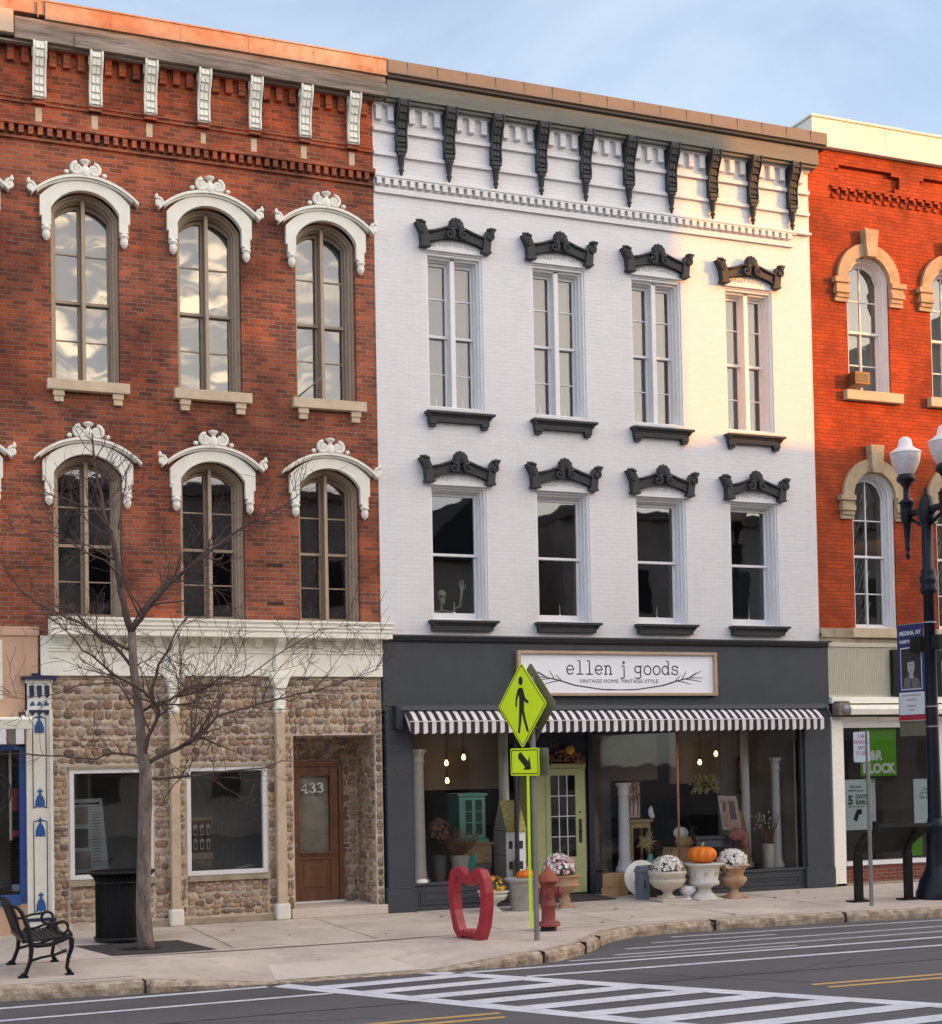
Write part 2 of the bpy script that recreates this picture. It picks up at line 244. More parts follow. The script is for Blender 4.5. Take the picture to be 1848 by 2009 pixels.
# ------------------------------------------------------------ mesh builder
class MB:
    def __init__(s): s.v = []; s.f = []; s.sm = []; s.mi = []; s.rn = []; s.m = 0; s.cur = 0.
    def add(s, vs, fs, sm=False):
        b = len(s.v); s.v += [tuple(p) for p in vs]
        for f in fs: s.f.append(tuple(i+b for i in f)); s.sm.append(sm); s.mi.append(s.m); s.rn.append(s.cur)
        return s
    def box(s, x0, x1, y0, y1, z0, z1):
        return s.add([(x0, y0, z0), (x1, y0, z0), (x1, y1, z0), (x0, y1, z0), (x0, y0, z1), (x1, y0, z1), (x1, y1, z1), (x0, y1, z1)],
                     [(0, 3, 2, 1), (4, 5, 6, 7), (0, 1, 5, 4), (1, 2, 6, 5), (2, 3, 7, 6), (3, 0, 4, 7)])
    def prism(s, poly, y0, y1, ax='xz', sm=False):   # polygon in a plane, extruded along the third axis
        n = len(poly)
        P = {'xz': lambda a, b, c: (a, c, b), 'yz': lambda a, b, c: (c, a, b), 'xy': lambda a, b, c: (a, b, c)}[ax]
        vs = [P(a, b, y0) for a, b in poly]+[P(a, b, y1) for a, b in poly]
        s.add(vs, [tuple(range(n)), tuple(range(2*n-1, n-1, -1))])
        b = len(s.v)-2*n
        for i in range(n):
            j = (i+1) % n; s.f.append((b+i, b+n+i, b+n+j, b+j)); s.sm.append(sm); s.mi.append(s.m); s.rn.append(s.cur)
        return s
    def lathe(s, prof, c=(0, 0), n=20, sm=True, squash=1., cap=True, mats=None, wob=0):
        vs = []; fs = []
        for r, z in prof:
            for k in range(n):
                a = 2*pi*k/n; q = r*(1+wob*(abs(sin(a*6))))
                vs.append((c[0]+q*cos(a), c[1]+q*sin(a)*squash, z))
        for i in range(len(prof)-1):
            for k in range(n): fs.append((i*n+k, i*n+(k+1) % n, (i+1)*n+(k+1) % n, (i+1)*n+k))
        s.add(vs, fs, sm)
        if cap: s.add(vs[:n], [tuple(range(n))[::-1]]); s.add(vs[-n:], [tuple(range(n))])
        return s
    def tube(s, pts, rad, n=8, sm=True, flat=None):
        pts = [Vector(p) for p in pts]
        if not hasattr(rad, '__len__'): rad = [rad]*len(pts)
        vs = []; fs = []; prev = None
        for i, p in enumerate(pts):
            d = (pts[min(i+1, len(pts)-1)]-pts[max(i-1, 0)])
            if d.length < 1e-7: d = Vector((0, 0, 1))
            d.normalize()
            if prev is None: a = d.orthogonal().normalized()
            else:
                a = prev-d*prev.dot(d); a = a.normalized() if a.length > 1e-6 else d.orthogonal().normalized()
            prev = a; b = d.cross(a)
            for k in range(n):
                t = 2*pi*k/n; q = p+(a*cos(t)+b*sin(t))*rad[i]; vs.append(tuple(q))
        for i in range(len(pts)-1):
            for k in range(n): fs.append((i*n+k, i*n+(k+1) % n, (i+1)*n+(k+1) % n, (i+1)*n+k))
        fs.append(tuple(range(n))[::-1]); fs.append(tuple(range((len(pts)-1)*n, len(pts)*n)))
        return s.add(vs, fs, sm)
    def ball(s, c, r, n=10, m=7, jit=0.):
        if not hasattr(r, '__len__'): r = (r, r, r)
        vs = [(c[0], c[1], c[2]-r[2])]; fs = []
        for i in range(1, m):
            ph = -pi/2+pi*i/m
            for k in range(n):
                a = 2*pi*k/n; j = 1+R.uniform(-jit, jit); vs.append((c[0]+r[0]*cos(ph)*cos(a)*j, c[1]+r[1]*cos(ph)*sin(a)*j, c[2]+r[2]*sin(ph)*j))
        vs.append((c[0], c[1], c[2]+r[2])); t = len(vs)-1
        for k in range(n): fs.append((0, 1+(k+1) % n, 1+k)); fs.append((t, t-n+k, t-n+(k+1) % n))
        for i in range(m-2):
            for k in range(n): fs.append((1+i*n+k, 1+i*n+(k+1) % n, 1+(i+1)*n+(k+1) % n, 1+(i+1)*n+k))
        return s.add(vs, fs, True)
    def spiral(s, cx, y, cz, r, th, turns=1.4, dr=1, a0=0., plane='xz', n=18):
        pts = []; rr = []
        for i in range(n+1):
            t = i/n; a = a0+dr*turns*2*pi*t; q = r*(1-.85*t)
            pts.append((cx+q*cos(a), y, cz+q*sin(a)) if plane == 'xz' else (y, cx+q*cos(a), cz+q*sin(a))); rr.append(th*(1-.35*t))
        return s.tube(pts, rr, 6)
    def wall(s, x0, x1, z0, z1, holes, y=0, d=.3):
        xs = sorted({x0, x1} | {h[0] for h in holes} | {h[1] for h in holes}); zs = sorted({z0, z1} | {h[2] for h in holes} | {h[3] for h in holes})
        xs = [x for x in xs if x0 <= x <= x1]; zs = [z for z in zs if z0 <= z <= z1]
        for a, b in zip(xs, xs[1:]):
            for c, e in zip(zs, zs[1:]):
                mx_, mz_ = (a+b)/2, (c+e)/2
                if any(h[0] < mx_ < h[1] and h[2] < mz_ < h[3] for h in holes): continue
                s.add([(a, y, c), (b, y, c), (b, y, e), (a, y, e)], [(0, 1, 2, 3)])
        for h in holes:
            a, b, c, e = h
            s.add([(a, y, c), (a, y+d, c), (a, y+d, e), (a, y, e)], [(0, 1, 2, 3)]); s.add([(b, y, c), (b, y, e), (b, y+d, e), (b, y+d, c)], [(0, 1, 2, 3)])
            s.add([(a, y, e), (a, y+d, e), (b, y+d, e), (b, y, e)], [(0, 1, 2, 3)]); s.add([(a, y, c), (b, y, c), (b, y+d, c), (a, y+d, c)], [(0, 1, 2, 3)])
        return s
    def build(s, name, m, parent=None, bevel=0):
        me = bpy.data.meshes.new(name); me.from_pydata(s.v, [], s.f)
        ms = m if isinstance(m, (list, tuple)) else [m]
        for q in ms: me.materials.append(MATS[q])
        me.polygons.foreach_set('use_smooth', s.sm); me.polygons.foreach_set('material_index', s.mi)
        if any(s.rn):
            at = me.attributes.new('rnd', 'FLOAT', 'FACE'); at.data.foreach_set('value', s.rn)
        me.update(); o = bpy.data.objects.new(name, me); col.objects.link(o)
        if bevel:
            bm = bmesh.new(); bm.from_mesh(me); bmesh.ops.remove_doubles(bm, verts=bm.verts, dist=1e-5); bmesh.ops.recalc_face_normals(bm, faces=bm.faces); bm.to_mesh(me); bm.free()
            b = o.modifiers.new('bevel', 'BEVEL'); b.width = bevel; b.segments = 2; b.limit_method = 'ANGLE'
        if parent is not None:
            o.parent = parent; o.matrix_parent_inverse = LOC.get(parent.name, Matrix())
        return o
LOC = {}
def T(name, label, cat, loc=(0, 0, 0), group=None):
    o = bpy.data.objects.new(name, None); col.objects.link(o); o.location = loc; o.empty_display_size = .2
    LOC[o.name] = Matrix.Translation(loc).inverted()
    return tag(o, label, cat, group)
def tag(o, label, cat, group=None, kind=None):
    o['label'] = label; o['category'] = cat
    if group: o['group'] = group
    if kind: o['kind'] = kind
    return o
def struct(o): o['kind'] = 'structure'; return o
def own(mb, name, m, label, cat, group=None, bevel=0): return tag(mb.build(name, m, None, bevel), label, cat, group)
def dup(root, dx, label=None, group=None):     # copy of a thing or a part with everything under it, shifted
    c = root.copy(); col.objects.link(c)
    def kids(a, b):
        for ch in [k for k in bpy.data.objects if k.parent == a]:
            d = ch.copy(); col.objects.link(d); d.parent = b; kids(ch, d)
    kids(root, c); c.location = root.location+Vector(dx)
    if label: c['label'] = label
    if group: c['group'] = group
    return c
def text(s, size, loc, m, parent=None, rot=(pi/2, 0, 0), ext=.004, name='lettering', ax='CENTER', sx=1., bold=0.):
    cu = bpy.data.curves.new('t', 'FONT'); cu.body = s; cu.size = size; cu.extrude = ext; cu.align_x = ax; cu.offset = bold; cu.space_line = 1.
    cu.resolution_u = 3
    o = bpy.data.objects.new('t', cu); col.objects.link(o); dg = bpy.context.evaluated_depsgraph_get(); dg.update()
    me = bpy.data.meshes.new_from_object(o.evaluated_get(dg)); bpy.data.objects.remove(o); bpy.data.curves.remove(cu)
    from mathutils import Euler
    me.transform(Matrix.Translation(loc) @ Euler(rot).to_matrix().to_4x4() @ Matrix.Diagonal((sx, 1, 1, 1))); me.materials.clear(); me.materials.append(MATS[m])
    n = bpy.data.objects.new(name, me); col.objects.link(n)
    if parent is not None: n.parent = parent; n.matrix_parent_inverse = LOC.get(parent.name, Matrix())
    return n
def arc(cx, cz, hw, rise, n=14, rev=False):     # segmental arch through (-hw,0),(0,rise),(hw,0)
    if rise >= hw: rise = hw
    r = (hw*hw+rise*rise)/(2*rise); a = math.asin(min(1, hw/r)); p = [(cx+r*sin(-a+2*a*i/n), cz+rise-r+r*cos(-a+2*a*i/n)) for i in range(n+1)]
    return p[::-1] if rev else p
def ring(mb, inner, outer, y0, y1):            # solid between two matched outlines in xz
    for i in range(len(inner)-1):
        mb.prism([inner[i], inner[i+1], outer[i+1], outer[i]], y0, y1)
    return mb
# ------------------------------------------------------------ shared facade pieces
def casing(p, cx, hw, z0, z1, rise, m, y0=.06, d=.3, mull=0, rails=(), muntins=(), vm=False, lower=0, pane_m='glass', back='blind', stile=.05, bot=.05, top=.05, backw=None):
    """timber window filling the opening (cx +-hw, z0..springing z1, arch rise); a part named window > frame, sash, pane, blind"""
    n = 14 if rise else 1
    def outl(h, zb, ins):
        a = [(cx-h, zb)]
        a += arc(cx, z1-(0 if rise else ins), h, max(.01, rise-ins*.9), n) if rise else [(cx-h, z1-ins), (cx+h, z1-ins)]
        return a+[(cx+h, zb)]
    f = MB(); yy = y0
    for w, dd in ((.0, .07), (.035, .09), (.06, .10)):
        ring(f, outl(hw-w-.038, z0, w+.038), outl(hw-w, z0, w), yy, y0+d-.05); yy += dd
    f.box(cx-hw, cx+hw, y0+.06, y0+d, z0, z0+.035)
    if mull: f.box(cx-mull/2, cx+mull/2, y0+.07, y0+d-.02, z0+.035, z1+rise-.05)
    w = f.build('window', m, p)
    s = MB(); iw = hw-.085; lights = [(-iw, -mull/2), (mull/2, iw)] if mull else [(-iw, iw)]
    yg = y0+d-.06; zt = z1+rise-(.11 if rise else .10); mid = rails[0]
    def inner(x):   # underside of arch
        if not rise: return zt
        r = (iw*iw+(rise-.1)**2)/(2*(rise-.1)); return z1+(rise-.1)-r+sqrt(max(0, r*r-x*x))
    for a, b in lights:
        for zz0, zz1, oy in ((mid, None, 0), (z0+.035, mid, .035)):
            top_a = zz1 if zz1 else inner(a+1e-3); top_b = zz1 if zz1 else inner(b-1e-3)
            s.box(cx+a, cx+a+stile, yg-.03+oy, yg+.01+oy, zz0, top_a); s.box(cx+b-stile, cx+b, yg-.03+oy, yg+.01+oy, zz0, top_b)
            if zz1: s.box(cx+a+stile, cx+b-stile, yg-.03+oy, yg+.01+oy, zz0, zz0+bot)
        if not rise: s.box(cx+a+stile, cx+b-stile, yg-.031, yg+.009, zt-top, zt)
        else:
            k = 7; io = [(a+(b-a)*i/k, 0) for i in range(k+1)]
            ring(s, [(cx+x, inner(x)-top) for x, _ in io], [(cx+x, inner(x)) for x, _ in io], yg-.032, yg+.008)
        s.box(cx+a, cx+b, yg-.05, yg+.045, mid-.022, mid+.022)
        if vm: s.box(cx-.012, cx+.012, yg-.02, yg+.04, z0+.05, zt)
    s.build('sash', m, w)
    for a, b in lights:
        for zz in muntins: u = MB(); u.box(cx+a+stile, cx+b-stile, yg-.02+(.035 if zz < mid else 0), yg+.005+(.035 if zz < mid else 0), zz-.011, zz+.011); u.build('muntin', m, w)
    g = MB()
    for a, b in lights:
        g.add([(cx+a+.02, yg, mid), (cx+b-.02, yg, mid), (cx+b-.02, yg, inner(b-.03)), (cx+(a+b)/2, yg, inner((a+b)/2)), (cx+a+.02, yg, inner(a+.03))], [(0, 1, 2, 3, 4)])
        g.add([(cx+a+.02, yg+.03, z0+.05), (cx+b-.02, yg+.03, z0+.05), (cx+b-.02, yg+.03, mid), (cx+a+.02, yg+.03, mid)], [(0, 1, 2, 3)])
    g.build('pane', pane_m, w)
    if back:
        bw = backw or iw-.03; bb = MB(); bb.box(cx-bw, cx+bw, y0+d+.07, y0+d+.075, z0+.02, z1+rise); bb.build('blind', back, w)
    return w
def corbel(mb, x, z0, z1, w, proj=.4, m_tile=None, pend=False):
    """S-shaped scroll bracket, x centre"""
    H = z1-z0
    fr = [(-1, 1), (-1.02, .90), (-.95, .80), (-.80, .70), (-.62, .60), (-.48, .48), (-.40, .36), (-.38, .24), (-.42, .13), (-.42, .05), (-.34, .0)]
    poly = [(0, z1), (0, z0)]+[(a*proj, z0+b*H) for a, b in fr[::-1]]
    mb.m = 0; mb.prism(poly, x-w/2+.02, x+w/2-.02, 'yz')
    for sx in (-1, 1):      # raised rims down both edges
        P = [(x+sx*(w/2-.015), a*proj-.012, z0+b*H) for a, b in fr]
        mb.tube(P, .02, 5)
        mb.spiral(-.60*proj, x+sx*(w/2-.01), z0+.83*H, .30*proj, .016, 1.3, -1, pi/2, 'yz', 12)
    for i in range(7):       # overlapping tiles on the face, two columns
        t0 = i/7*.93+.04
        def fp(t):
            q = t*(len(fr)-1); k = min(int(q), len(fr)-2); u = q-k; return (fr[k][0]*(1-u)+fr[k+1][0]*u)*proj, z0+(fr[k][1]*(1-u)+fr[k+1][1]*u)*H
        ya, za = fp(t0); yb, zb = fp(t0+.115)
        for sx in (-1, 1):
            c = x+sx*w*.165
            mb.add([(c-w*.14, ya-.004, za), (c+w*.14, ya-.004, za), (c+w*.14, yb-.030, zb+.008), (c-w*.14, yb-.030, zb+.008), (c-w*.14, yb, zb), (c+w*.14, yb, zb)],
                   [(0, 3, 2, 1), (3, 4, 5, 2), (0, 4, 3), (1, 2, 5)])
    if pend:
        mb.box(x-w*.42, x+w*.42, -.15, 0, z0-.07, z0-.005); mb.box(x-w*.32, x+w*.32, -.13, 0, z0-.13, z0-.07)
        mb.lathe([(.075, z0-.13), (.06, z0-.15), (.05, z0-.3), (.03, z0-.35), (.05, z0-.37), (.05, z0-.39), (.022, z0-.42), (.035, z0-.435), (.004, z0-.49)], (x, -.07), 10)
def scrolls(mb, cx, z, y, s=1.):     # crest with paired volutes
    for k in (-1, 1):
        mb.spiral(cx+k*.105*s, y, z+.05*s, .085*s, .028*s, 1.5, -k, pi/2+(pi if 0 else 0), n=16)
        mb.ball((cx+k*.105*s, y+.01, z+.05*s), (.07*s, .03, .07*s), 10, 6)
        mb.ball((cx+k*.235*s, y, z+.0*s), (.035*s, .03, .03*s), 8, 5)
    mb.ball((cx, y, z+.02*s), (.07*s, .035, .08*s), 10, 6)
def white_hood(p, cx, zsp, zap, ears=(1, 1)):
    """cream cast-metal hood over a segmental opening"""
    h = MB(); hw = .53; y1 = -.09
    inn = [(cx-hw, zsp-.14)]+arc(cx, zsp, hw, zap-zsp, 16)+[(cx+hw, zsp-.14)]
    ot = [(cx-.70, zsp-.14)]+arc(cx, zsp+.17, .70, zap-zsp+.0, 16)+[(cx+.70, zsp-.14)]
    ring(h, inn, ot, y1, .02)
    for k in (-1, 1):
        a, b = sorted((cx+k*.53, cx+k*.67)); h.box(a, b, y1, .02, zsp-.27, zsp-.14)
        a, b = sorted((cx+k*.54, cx+k*.67)); h.box(a, b, y1-.02, .02, zsp-.29, zsp-.27)
    o2 = arc(cx, zsp+.17, .83, .35, 16); o3 = [(x, z+.045) for x, z in o2]; ring(h, o2, o3, y1-.07, .02)
    ring(h, [(x, z-.035) for x, z in o2[1:-1]], o2[1:-1], y1-.03, .015)
    w = h.build('hood', 'white_paint', p)
    for k in (-1, 1):
        c = (cx+k*.605, -.07); f = MB()
        f.lathe([(.045, zsp-.29), (.075, zsp-.32), (.08, zsp-.35), (.05, zsp-.37), (.062, zsp-.40), (.066, zsp-.45), (.045, zsp-.50), (.012, zsp-.53)], c, 12); f.build('finial', 'white_paint', w)
    c = MB(); scrolls(c, cx, zsp+.58, -.14, 1.25)
    c.lathe([(.05, zsp+.62), (.045, zsp+.70), (.03, zsp+.72), (.06, zsp+.755), (.085, zsp+.78), (.075, zsp+.80), (.03, zsp+.815)], (cx, -.11), 12)
    ear_parts = []
    for k, on in zip((-1, 1), ears):
        if on:
            e = MB(); ear_parts.append(e)
            e.spiral(cx+k*.84, -.13, zsp+.27, .075, .03, 1.3, k, pi/2, n=14); e.ball((cx+k*.84, -.12, zsp+.27), (.06, .035, .07), 10, 6)
            e.tube([(cx+k*.84, -.12, zsp+.33), (cx+k*.875, -.12, zsp+.37), (cx+k*.87, -.12, zsp+.42)], [.04, .035, .012], 8)
    c.build('crest', 'white_paint', w)
    for e in ear_parts: e.build('ear_scroll', 'white_paint', w)
    return w
# ------------------------------------------------------------ ground
RZ = -.15
kerb = [(-30, -6.1), (-4, -5.95), (1.75, -5.86), (3.3, -6.08), (5, -6.18), (7, -6.18), (8.0, -6.2), (8.45, -6.15), (8.9, -5.98), (9.35, -5.66), (9.75, -5.28), (10.1, -4.86), (10.5, -4.45), (10.95, -4.16), (11.6, -4.02), (13, -3.97), (14.5, -4.06), (16.5, -4.30), (19, -4.5), (24, -4.8), (40, -5)]
g = MB(); g.add([(-400, -400, RZ), (400, -400, RZ), (400, 400, RZ), (-400, 400, RZ)], [(0, 1, 2, 3)])
struct(g.build('road', 'asphalt'))
def kz(x):      # walk surface at the kerb: drops to the road at the ramp
    if x < 3.4 or x > 8.3: return 0.
    if 4.9 < x < 7.0: return -.135
    return -.135*((x-3.4)/1.5 if x < 4.9 else (8.3-x)/1.3)
sw = MB(); xs = [-30+.0]; 
def ky(x):
    for (a, b), (c, d) in zip(kerb, kerb[1:]):
        if a <= x <= c: return b+(d-b)*(x-a)/(c-a)
    return -5
xs = [-30, -4]+[1.0+.25*i for i in range(96)]+[40]; KW = .19
rows = []
for x in xs:
    k = ky(x)+KW; dz = kz(x); rows.append([(x, k, dz), (x, -4.15 if k < -4.2 else k+.02, dz*.25 if k < -4.2 else 0), (x, -3.0 if k < -3.2 else k+.04, 0), (x, 3.0, 0)])
for a, b in zip(rows, rows[1:]):
    for i in range(3): sw.add([a[i], b[i], b[i+1], a[i+1]], [(0, 1, 2, 3)])
struct(sw.build('sidewalk', 'concrete'))
# grooves and strips in the paving
jt = MB()
def joint(a, b, w=.012, z=.003, mb=None):
    mb = mb or jt; d = Vector((b[0]-a[0], b[1]-a[1], 0)).normalized(); n = Vector((-d.y, d.x, 0))*w/2
    mb.add([(a[0]-n.x, a[1]-n.y, z), (b[0]-n.x, b[1]-n.y, z), (b[0]+n.x, b[1]+n.y, z), (a[0]+n.x, a[1]+n.y, z)], [(0, 1, 2, 3)])
for x in (-2.6, -.9, 2.9, 5.1, 7.2, 9.2, 11.2, 13.3, 15.4, 17.5, 19.6): joint((x, -3.45), (x+.05, -.1))
for a, b in (((-5, -1.7), (22, -1.75)), ): joint(a, b, .010)
rc = random.Random(4)
for (x, y, L_) in ((9.4, -5.3, 1.2), (7.6, -1.2, .9), (12.2, -.9, 1.4), (14.8, -2.9, 1.1), (5.9, -2.9, 1.3), (16.9, -1.3, .8)):
    a = rc.uniform(-1, 1)
    for k in range(int(L_/.1)):
        b = a+rc.uniform(-.7, .7); nx, ny = x+.1*cos(b), y+.1*sin(b)
        if ny > ky(nx)+.3 and ny < -.2: joint((x, y), (nx, ny), .006)
        x, y = nx, ny
struct(jt.build('paving_joints', 'grate'))
st = MB(); joint((-4, -3.62), (10.8, -3.62), .09, .0045, st); joint((10.8, -3.62), (24, -3.78), .05, .0045, st)
struct(st.build('paving_strip', 'concrete_light'))
sp = MB()
for x0, x1 in ((-3, 1.2), (1.25, 3.35)): sp.add([(x0, -5.60, .0045), (x1, -5.62, .0045), (x1, -3.70, .0045), (x0, -3.70, .0045)], [(0, 1, 2, 3)])
struct(sp.build('paving_slab', 'concrete'))
rp = MB(); rp.add([(5.0, -5.97, -.128), (6.95, -5.97, -.128), (6.8, -4.9, -.075), (5.2, -4.9, -.075)], [(0, 1, 2, 3)]); struct(rp.build('ramp_slab', 'concrete_light'))
for i in range(18):     # kerb stones, each rough
    pass
kp = MB(); seg = []
x = -8.
while x < 23: seg.append(x); x += .06
rr = random.Random(3)
vs = []; breaks = [1.35, 3.38, 5.0, 6.98, 8.62, 9.55, 10.05, 12.55, 14.9, 17.2, 19.8]
for x in seg:
    y = ky(x); dx = .05; ty = (ky(x+dx)-ky(x-dx))/(2*dx); nrm = Vector((-ty, 1)).normalized(); z = kz(x)
    nb = min(abs(x-b) for b in breaks); dip = .035 if nb < .035 else 0
    j = lambda k: (noise.noise(Vector((x*2.2, k*7., 1)))*.030+noise.noise(Vector((x*9, k*5., 3)))*.016)
    zt = max(z, RZ+.012)+.006
    low = (zt-RZ)
    vs.append([(x+nrm.x*KW, y+nrm.y*KW+.01, zt-.004), (x+nrm.x*.04, y+nrm.y*.04+j(1)*.6, zt-dip), (x-nrm.x*.012, y-nrm.y*.012+j(2), zt-.022*min(1, low*8)-dip), (x-nrm.x*.03, y-nrm.y*.03+j(3)+dip, RZ+low*.5), (x-nrm.x*.02, y-nrm.y*.02+j(4)+dip, RZ-.02)])
for a, b in zip(vs, vs[1:]):
    for i in range(4): kp.add([a[i], b[i], b[i+1], a[i+1]], [(0, 1, 2, 3)], True)
struct(kp.build('kerb', 'kerb_stone'))
kj = MB()
for b in breaks:
    y = ky(b); z = kz(b)
    if z > -.05: kj.box(b-.007, b+.007, y-.035, y+KW*.9, RZ, z+.004)
struct(kj.build('kerb_joint', 'black_flat'))
# tar seams and hairline cracks in the asphalt
tc = MB(); rc = random.Random(9)
for (x, y, a, L_, w_) in ((-4, -8.3, .0, 28, .035), (12.2, -7.0, -.15, 3, .012), (14, -5.5, -1.2, 3.0, .012), (11.3, -8.2, .2, 4.5, .010), (2.5, -8.2, -.3, 3.2, .010), (8.6, -6.9, -.9, 3.5, .012), (15, -8.0, .1, 4, .02), (9.6, -4.9, -.2, 2.5, .01)):
    for k in range(int(L_/.14)):
        b = a+rc.uniform(-.5, .5)*(1 if w_ < .03 else .12); nx, ny = x+.14*cos(b), y+.14*sin(b)
        if ny < ky(nx)-.1: joint((x, y), (nx+.01*cos(b), ny+.01*sin(b)), w_*rc.uniform(.6, 1.3), RZ+.0025, tc)
        x, y = nx, ny
struct(tc.build('road_crack', 'black_flat'))
# road markings
Z1 = RZ+.004
def strip(mb, a, b, w, z=Z1):
    d = Vector((b[0]-a[0], b[1]-a[1], 0)).normalized(); n = Vector((-d.y, d.x, 0))*w/2; k = max(1, int((Vector(b)-Vector(a)).length/.25))
    for i in range(k):
        p = [a[0]+(b[0]-a[0])*i/k, a[1]+(b[1]-a[1])*i/k]; q = [a[0]+(b[0]-a[0])*(i+1)/k, a[1]+(b[1]-a[1])*(i+1)/k]
        mb.add([(p[0]-n.x, p[1]-n.y, z), (q[0]-n.x, q[1]-n.y, z), (q[0]+n.x, q[1]+n.y, z), (p[0]+n.x, p[1]+n.y, z)], [(0, 1, 2, 3)])
mk = MB()
def fe(y): return 6.92+(y+6.1)*(10.78-6.92)/(-11.3+6.1)      # far edge line x at y
def ne(y): return 4.95+(y+6.25)*(7.75-4.95)/(-10.95+6.25)
strip(mk, (fe(-6.12), -6.12), (fe(-15), -15), .29); strip(mk, (ne(-6.3), -6.3), (ne(-15), -15), .28)
struct(mk.build('crosswalk_edge_line', 'road_white'))
mk = MB()
for k, y in enumerate([-6.72, -7.36, -8.0, -8.64, -9.28, -9.94, -10.62, -11.3, -11.98, -12.66, -13.34]):
    strip(mk, (ne(y)+.1, y-.05), (fe(y)-.1, y+.1), .30, Z1+.003)
struct(mk.build('crosswalk_bar', 'road_white'))
mk = MB(); strip(mk, (7.2, -6.42), (22, -6.6), .11); strip(mk, (7.9, -7.13), (22, -7.42), .11)
strip(mk, (-6, -6.68), (4.8, -6.33), .11); strip(mk, (-6, -7.5), (5.35, -7.22), .10); struct(mk.build('lane_line', 'road_white'))
mk = MB(); strip(mk, (11.5, -4.45), (21, -4.95), .10); strip(mk, (10.25, -5.35), (21, -5.45), .10); strip(mk, (9.8, -5.86), (21, -6.02), .10); strip(mk, (10.9, -4.93), (13, -4.98), .09)
strip(mk, (9.0, -6.1), (12.5, -6.25), .09)
struct(mk.build('parking_hatch_line', 'road_worn'))
mk = MB(); strip(mk, (-6, -9.35), (6.5, -9.47), .11); strip(mk, (-6, -9.62), (6.45, -9.73), .11); strip(mk, (10.5, -9.43), (24, -9.9), .11); strip(mk, (10.55, -9.68), (24, -10.15), .11)
struct(mk.build('centre_line', 'road_yellow'))
# ------------------------------------------------------------ red brick building
BB = T('brick_building', 'three storey dark red brick building with cream arched window hoods and a cobblestone ground floor', 'building', (3.7, 0, 0))
BX = [1.70, 3.695, 5.69, 7.675]
holes = []
for c in BX: holes += [(c-.53, c+.53, 8.66, 11.70), (c-.53, c+.53, 4.93, 7.50)]
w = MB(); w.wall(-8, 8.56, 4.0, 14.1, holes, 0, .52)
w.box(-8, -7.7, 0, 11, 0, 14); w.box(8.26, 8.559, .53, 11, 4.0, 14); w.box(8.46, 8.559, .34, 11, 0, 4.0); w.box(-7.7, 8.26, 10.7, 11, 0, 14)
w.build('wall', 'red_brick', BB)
fl = MB(); fl.box(-7.7, 8.26, .34, 10.7, 13.9, 14.1); fl.box(-7.7, 8.26, .34, 10.7, 4.3, 4.45); fl.box(-7.7, 8.26, .34, 10.7, 8.1, 8.25); fl.box(-7.7, 8.26, 4.0, 4.1, 4.45, 13.9)
fl.build('floor_slab', 'interior_dark', BB)
rf = MB(); rf.box(-8, 8.6, .0, 11, 14.11, 14.2); rf.build('roof', 'roof_tar', BB)
co = MB(); co.box(2.62, 8.74, -.27, .0, 13.91, 14.12); co.box(-8, 2.62, -.24, .0, 13.95, 14.25); co.box(2.62, 8.72, -.27, 0, 14.12, 14.25)
xs_ = [3.53+k*.26 for k in range(21)]
co.prism([(x_, 13.895+.012*noise.noise(Vector((x_*1.3, 0, 0)))) for x_ in xs_]+[(x_, 14.09+.018*noise.noise(Vector((x_*1.1, 5, 0)))) for x_ in xs_[::-1]], -.305, -.27)
co.box(-8, 8.7, -.20, 0, 13.87, 13.91); cor = co.build('cornice', 'old_wood', BB, .006)
cp = MB(); cp.box(3.08, 8.74, -.32, .1, 14.25, 14.52); cp.box(3.08, 8.74, -.335, .12, 14.52, 14.545); cp.box(-8, 3.08, -.29, .1, 14.32, 14.58)
for k in range(14): cp.box(-6+k*1.12, -5.985+k*1.12, -.324, -.30, 14.26, 14.51)
cp.build('coping', 'rusty_metal', cor)
ob = MB(); ob.box(-8, 2.60, -.31, -.24, 13.96, 14.32); ob.build('metal_fascia', 'peach_metal', cor)
dn = MB()        # corbelled brick courses
dn.box(-8, 8.55, -.10, 0, 13.86, 13.90)
for bx_0 in [1.27-.87*k for k in range(7, 0, -1)]+[1.27, 2.14, 3.0, 3.87, 4.74, 5.61, 6.47, 7.33, 8.18]:
    for k in range(3):
        if bx_0+.28+k*.22 < 8.55: dn.box(bx_0+.16+k*.22, bx_0+.27+k*.22, -.085, 0, 13.62+.015*(k % 2), 13.86)
dn.box(-8, 8.55, -.05, 0, 13.06, 13.12); dn.box(-8, 8.55, -.03, 0, 13.00, 13.06)
dn.build('corbel_course', 'red_brick', BB)
d2 = MB(); d2.box(-8, 8.56, -.13, 0, 12.62, 12.69); d2.box(-8, 8.56, -.05, 0, 12.42, 12.47)
k = 0
while -5.2+k*.146 < 8.5: d2.box(-5.2+k*.146, -5.125+k*.146, -.11, 0, 12.49, 12.625); k += 1
d2.build('dentil_course', 'red_brick', BB)
for i, x in enumerate([1.27, 2.14, 3.0, 3.87, 4.74, 5.61, 6.47, 7.33, 8.18]):
    b = MB(); corbel(b, x, 13.07, 13.91, .21, .27); b.build('bracket', 'white_paint', BB)
    s = MB(); s.box(x-.05, x+.05, -.004, .0, 12.72, 12.96) if i % 4 != 1 else s.box(x-.03, x+.05, -.004, 0, 12.76, 12.93); s.build('paint_scar', 'sill_stone', BB)
    s = MB(); s.box(x-.10, x+.10, -.09, 0, 13.0, 13.045); s.build('bracket_block', 'red_brick', BB)
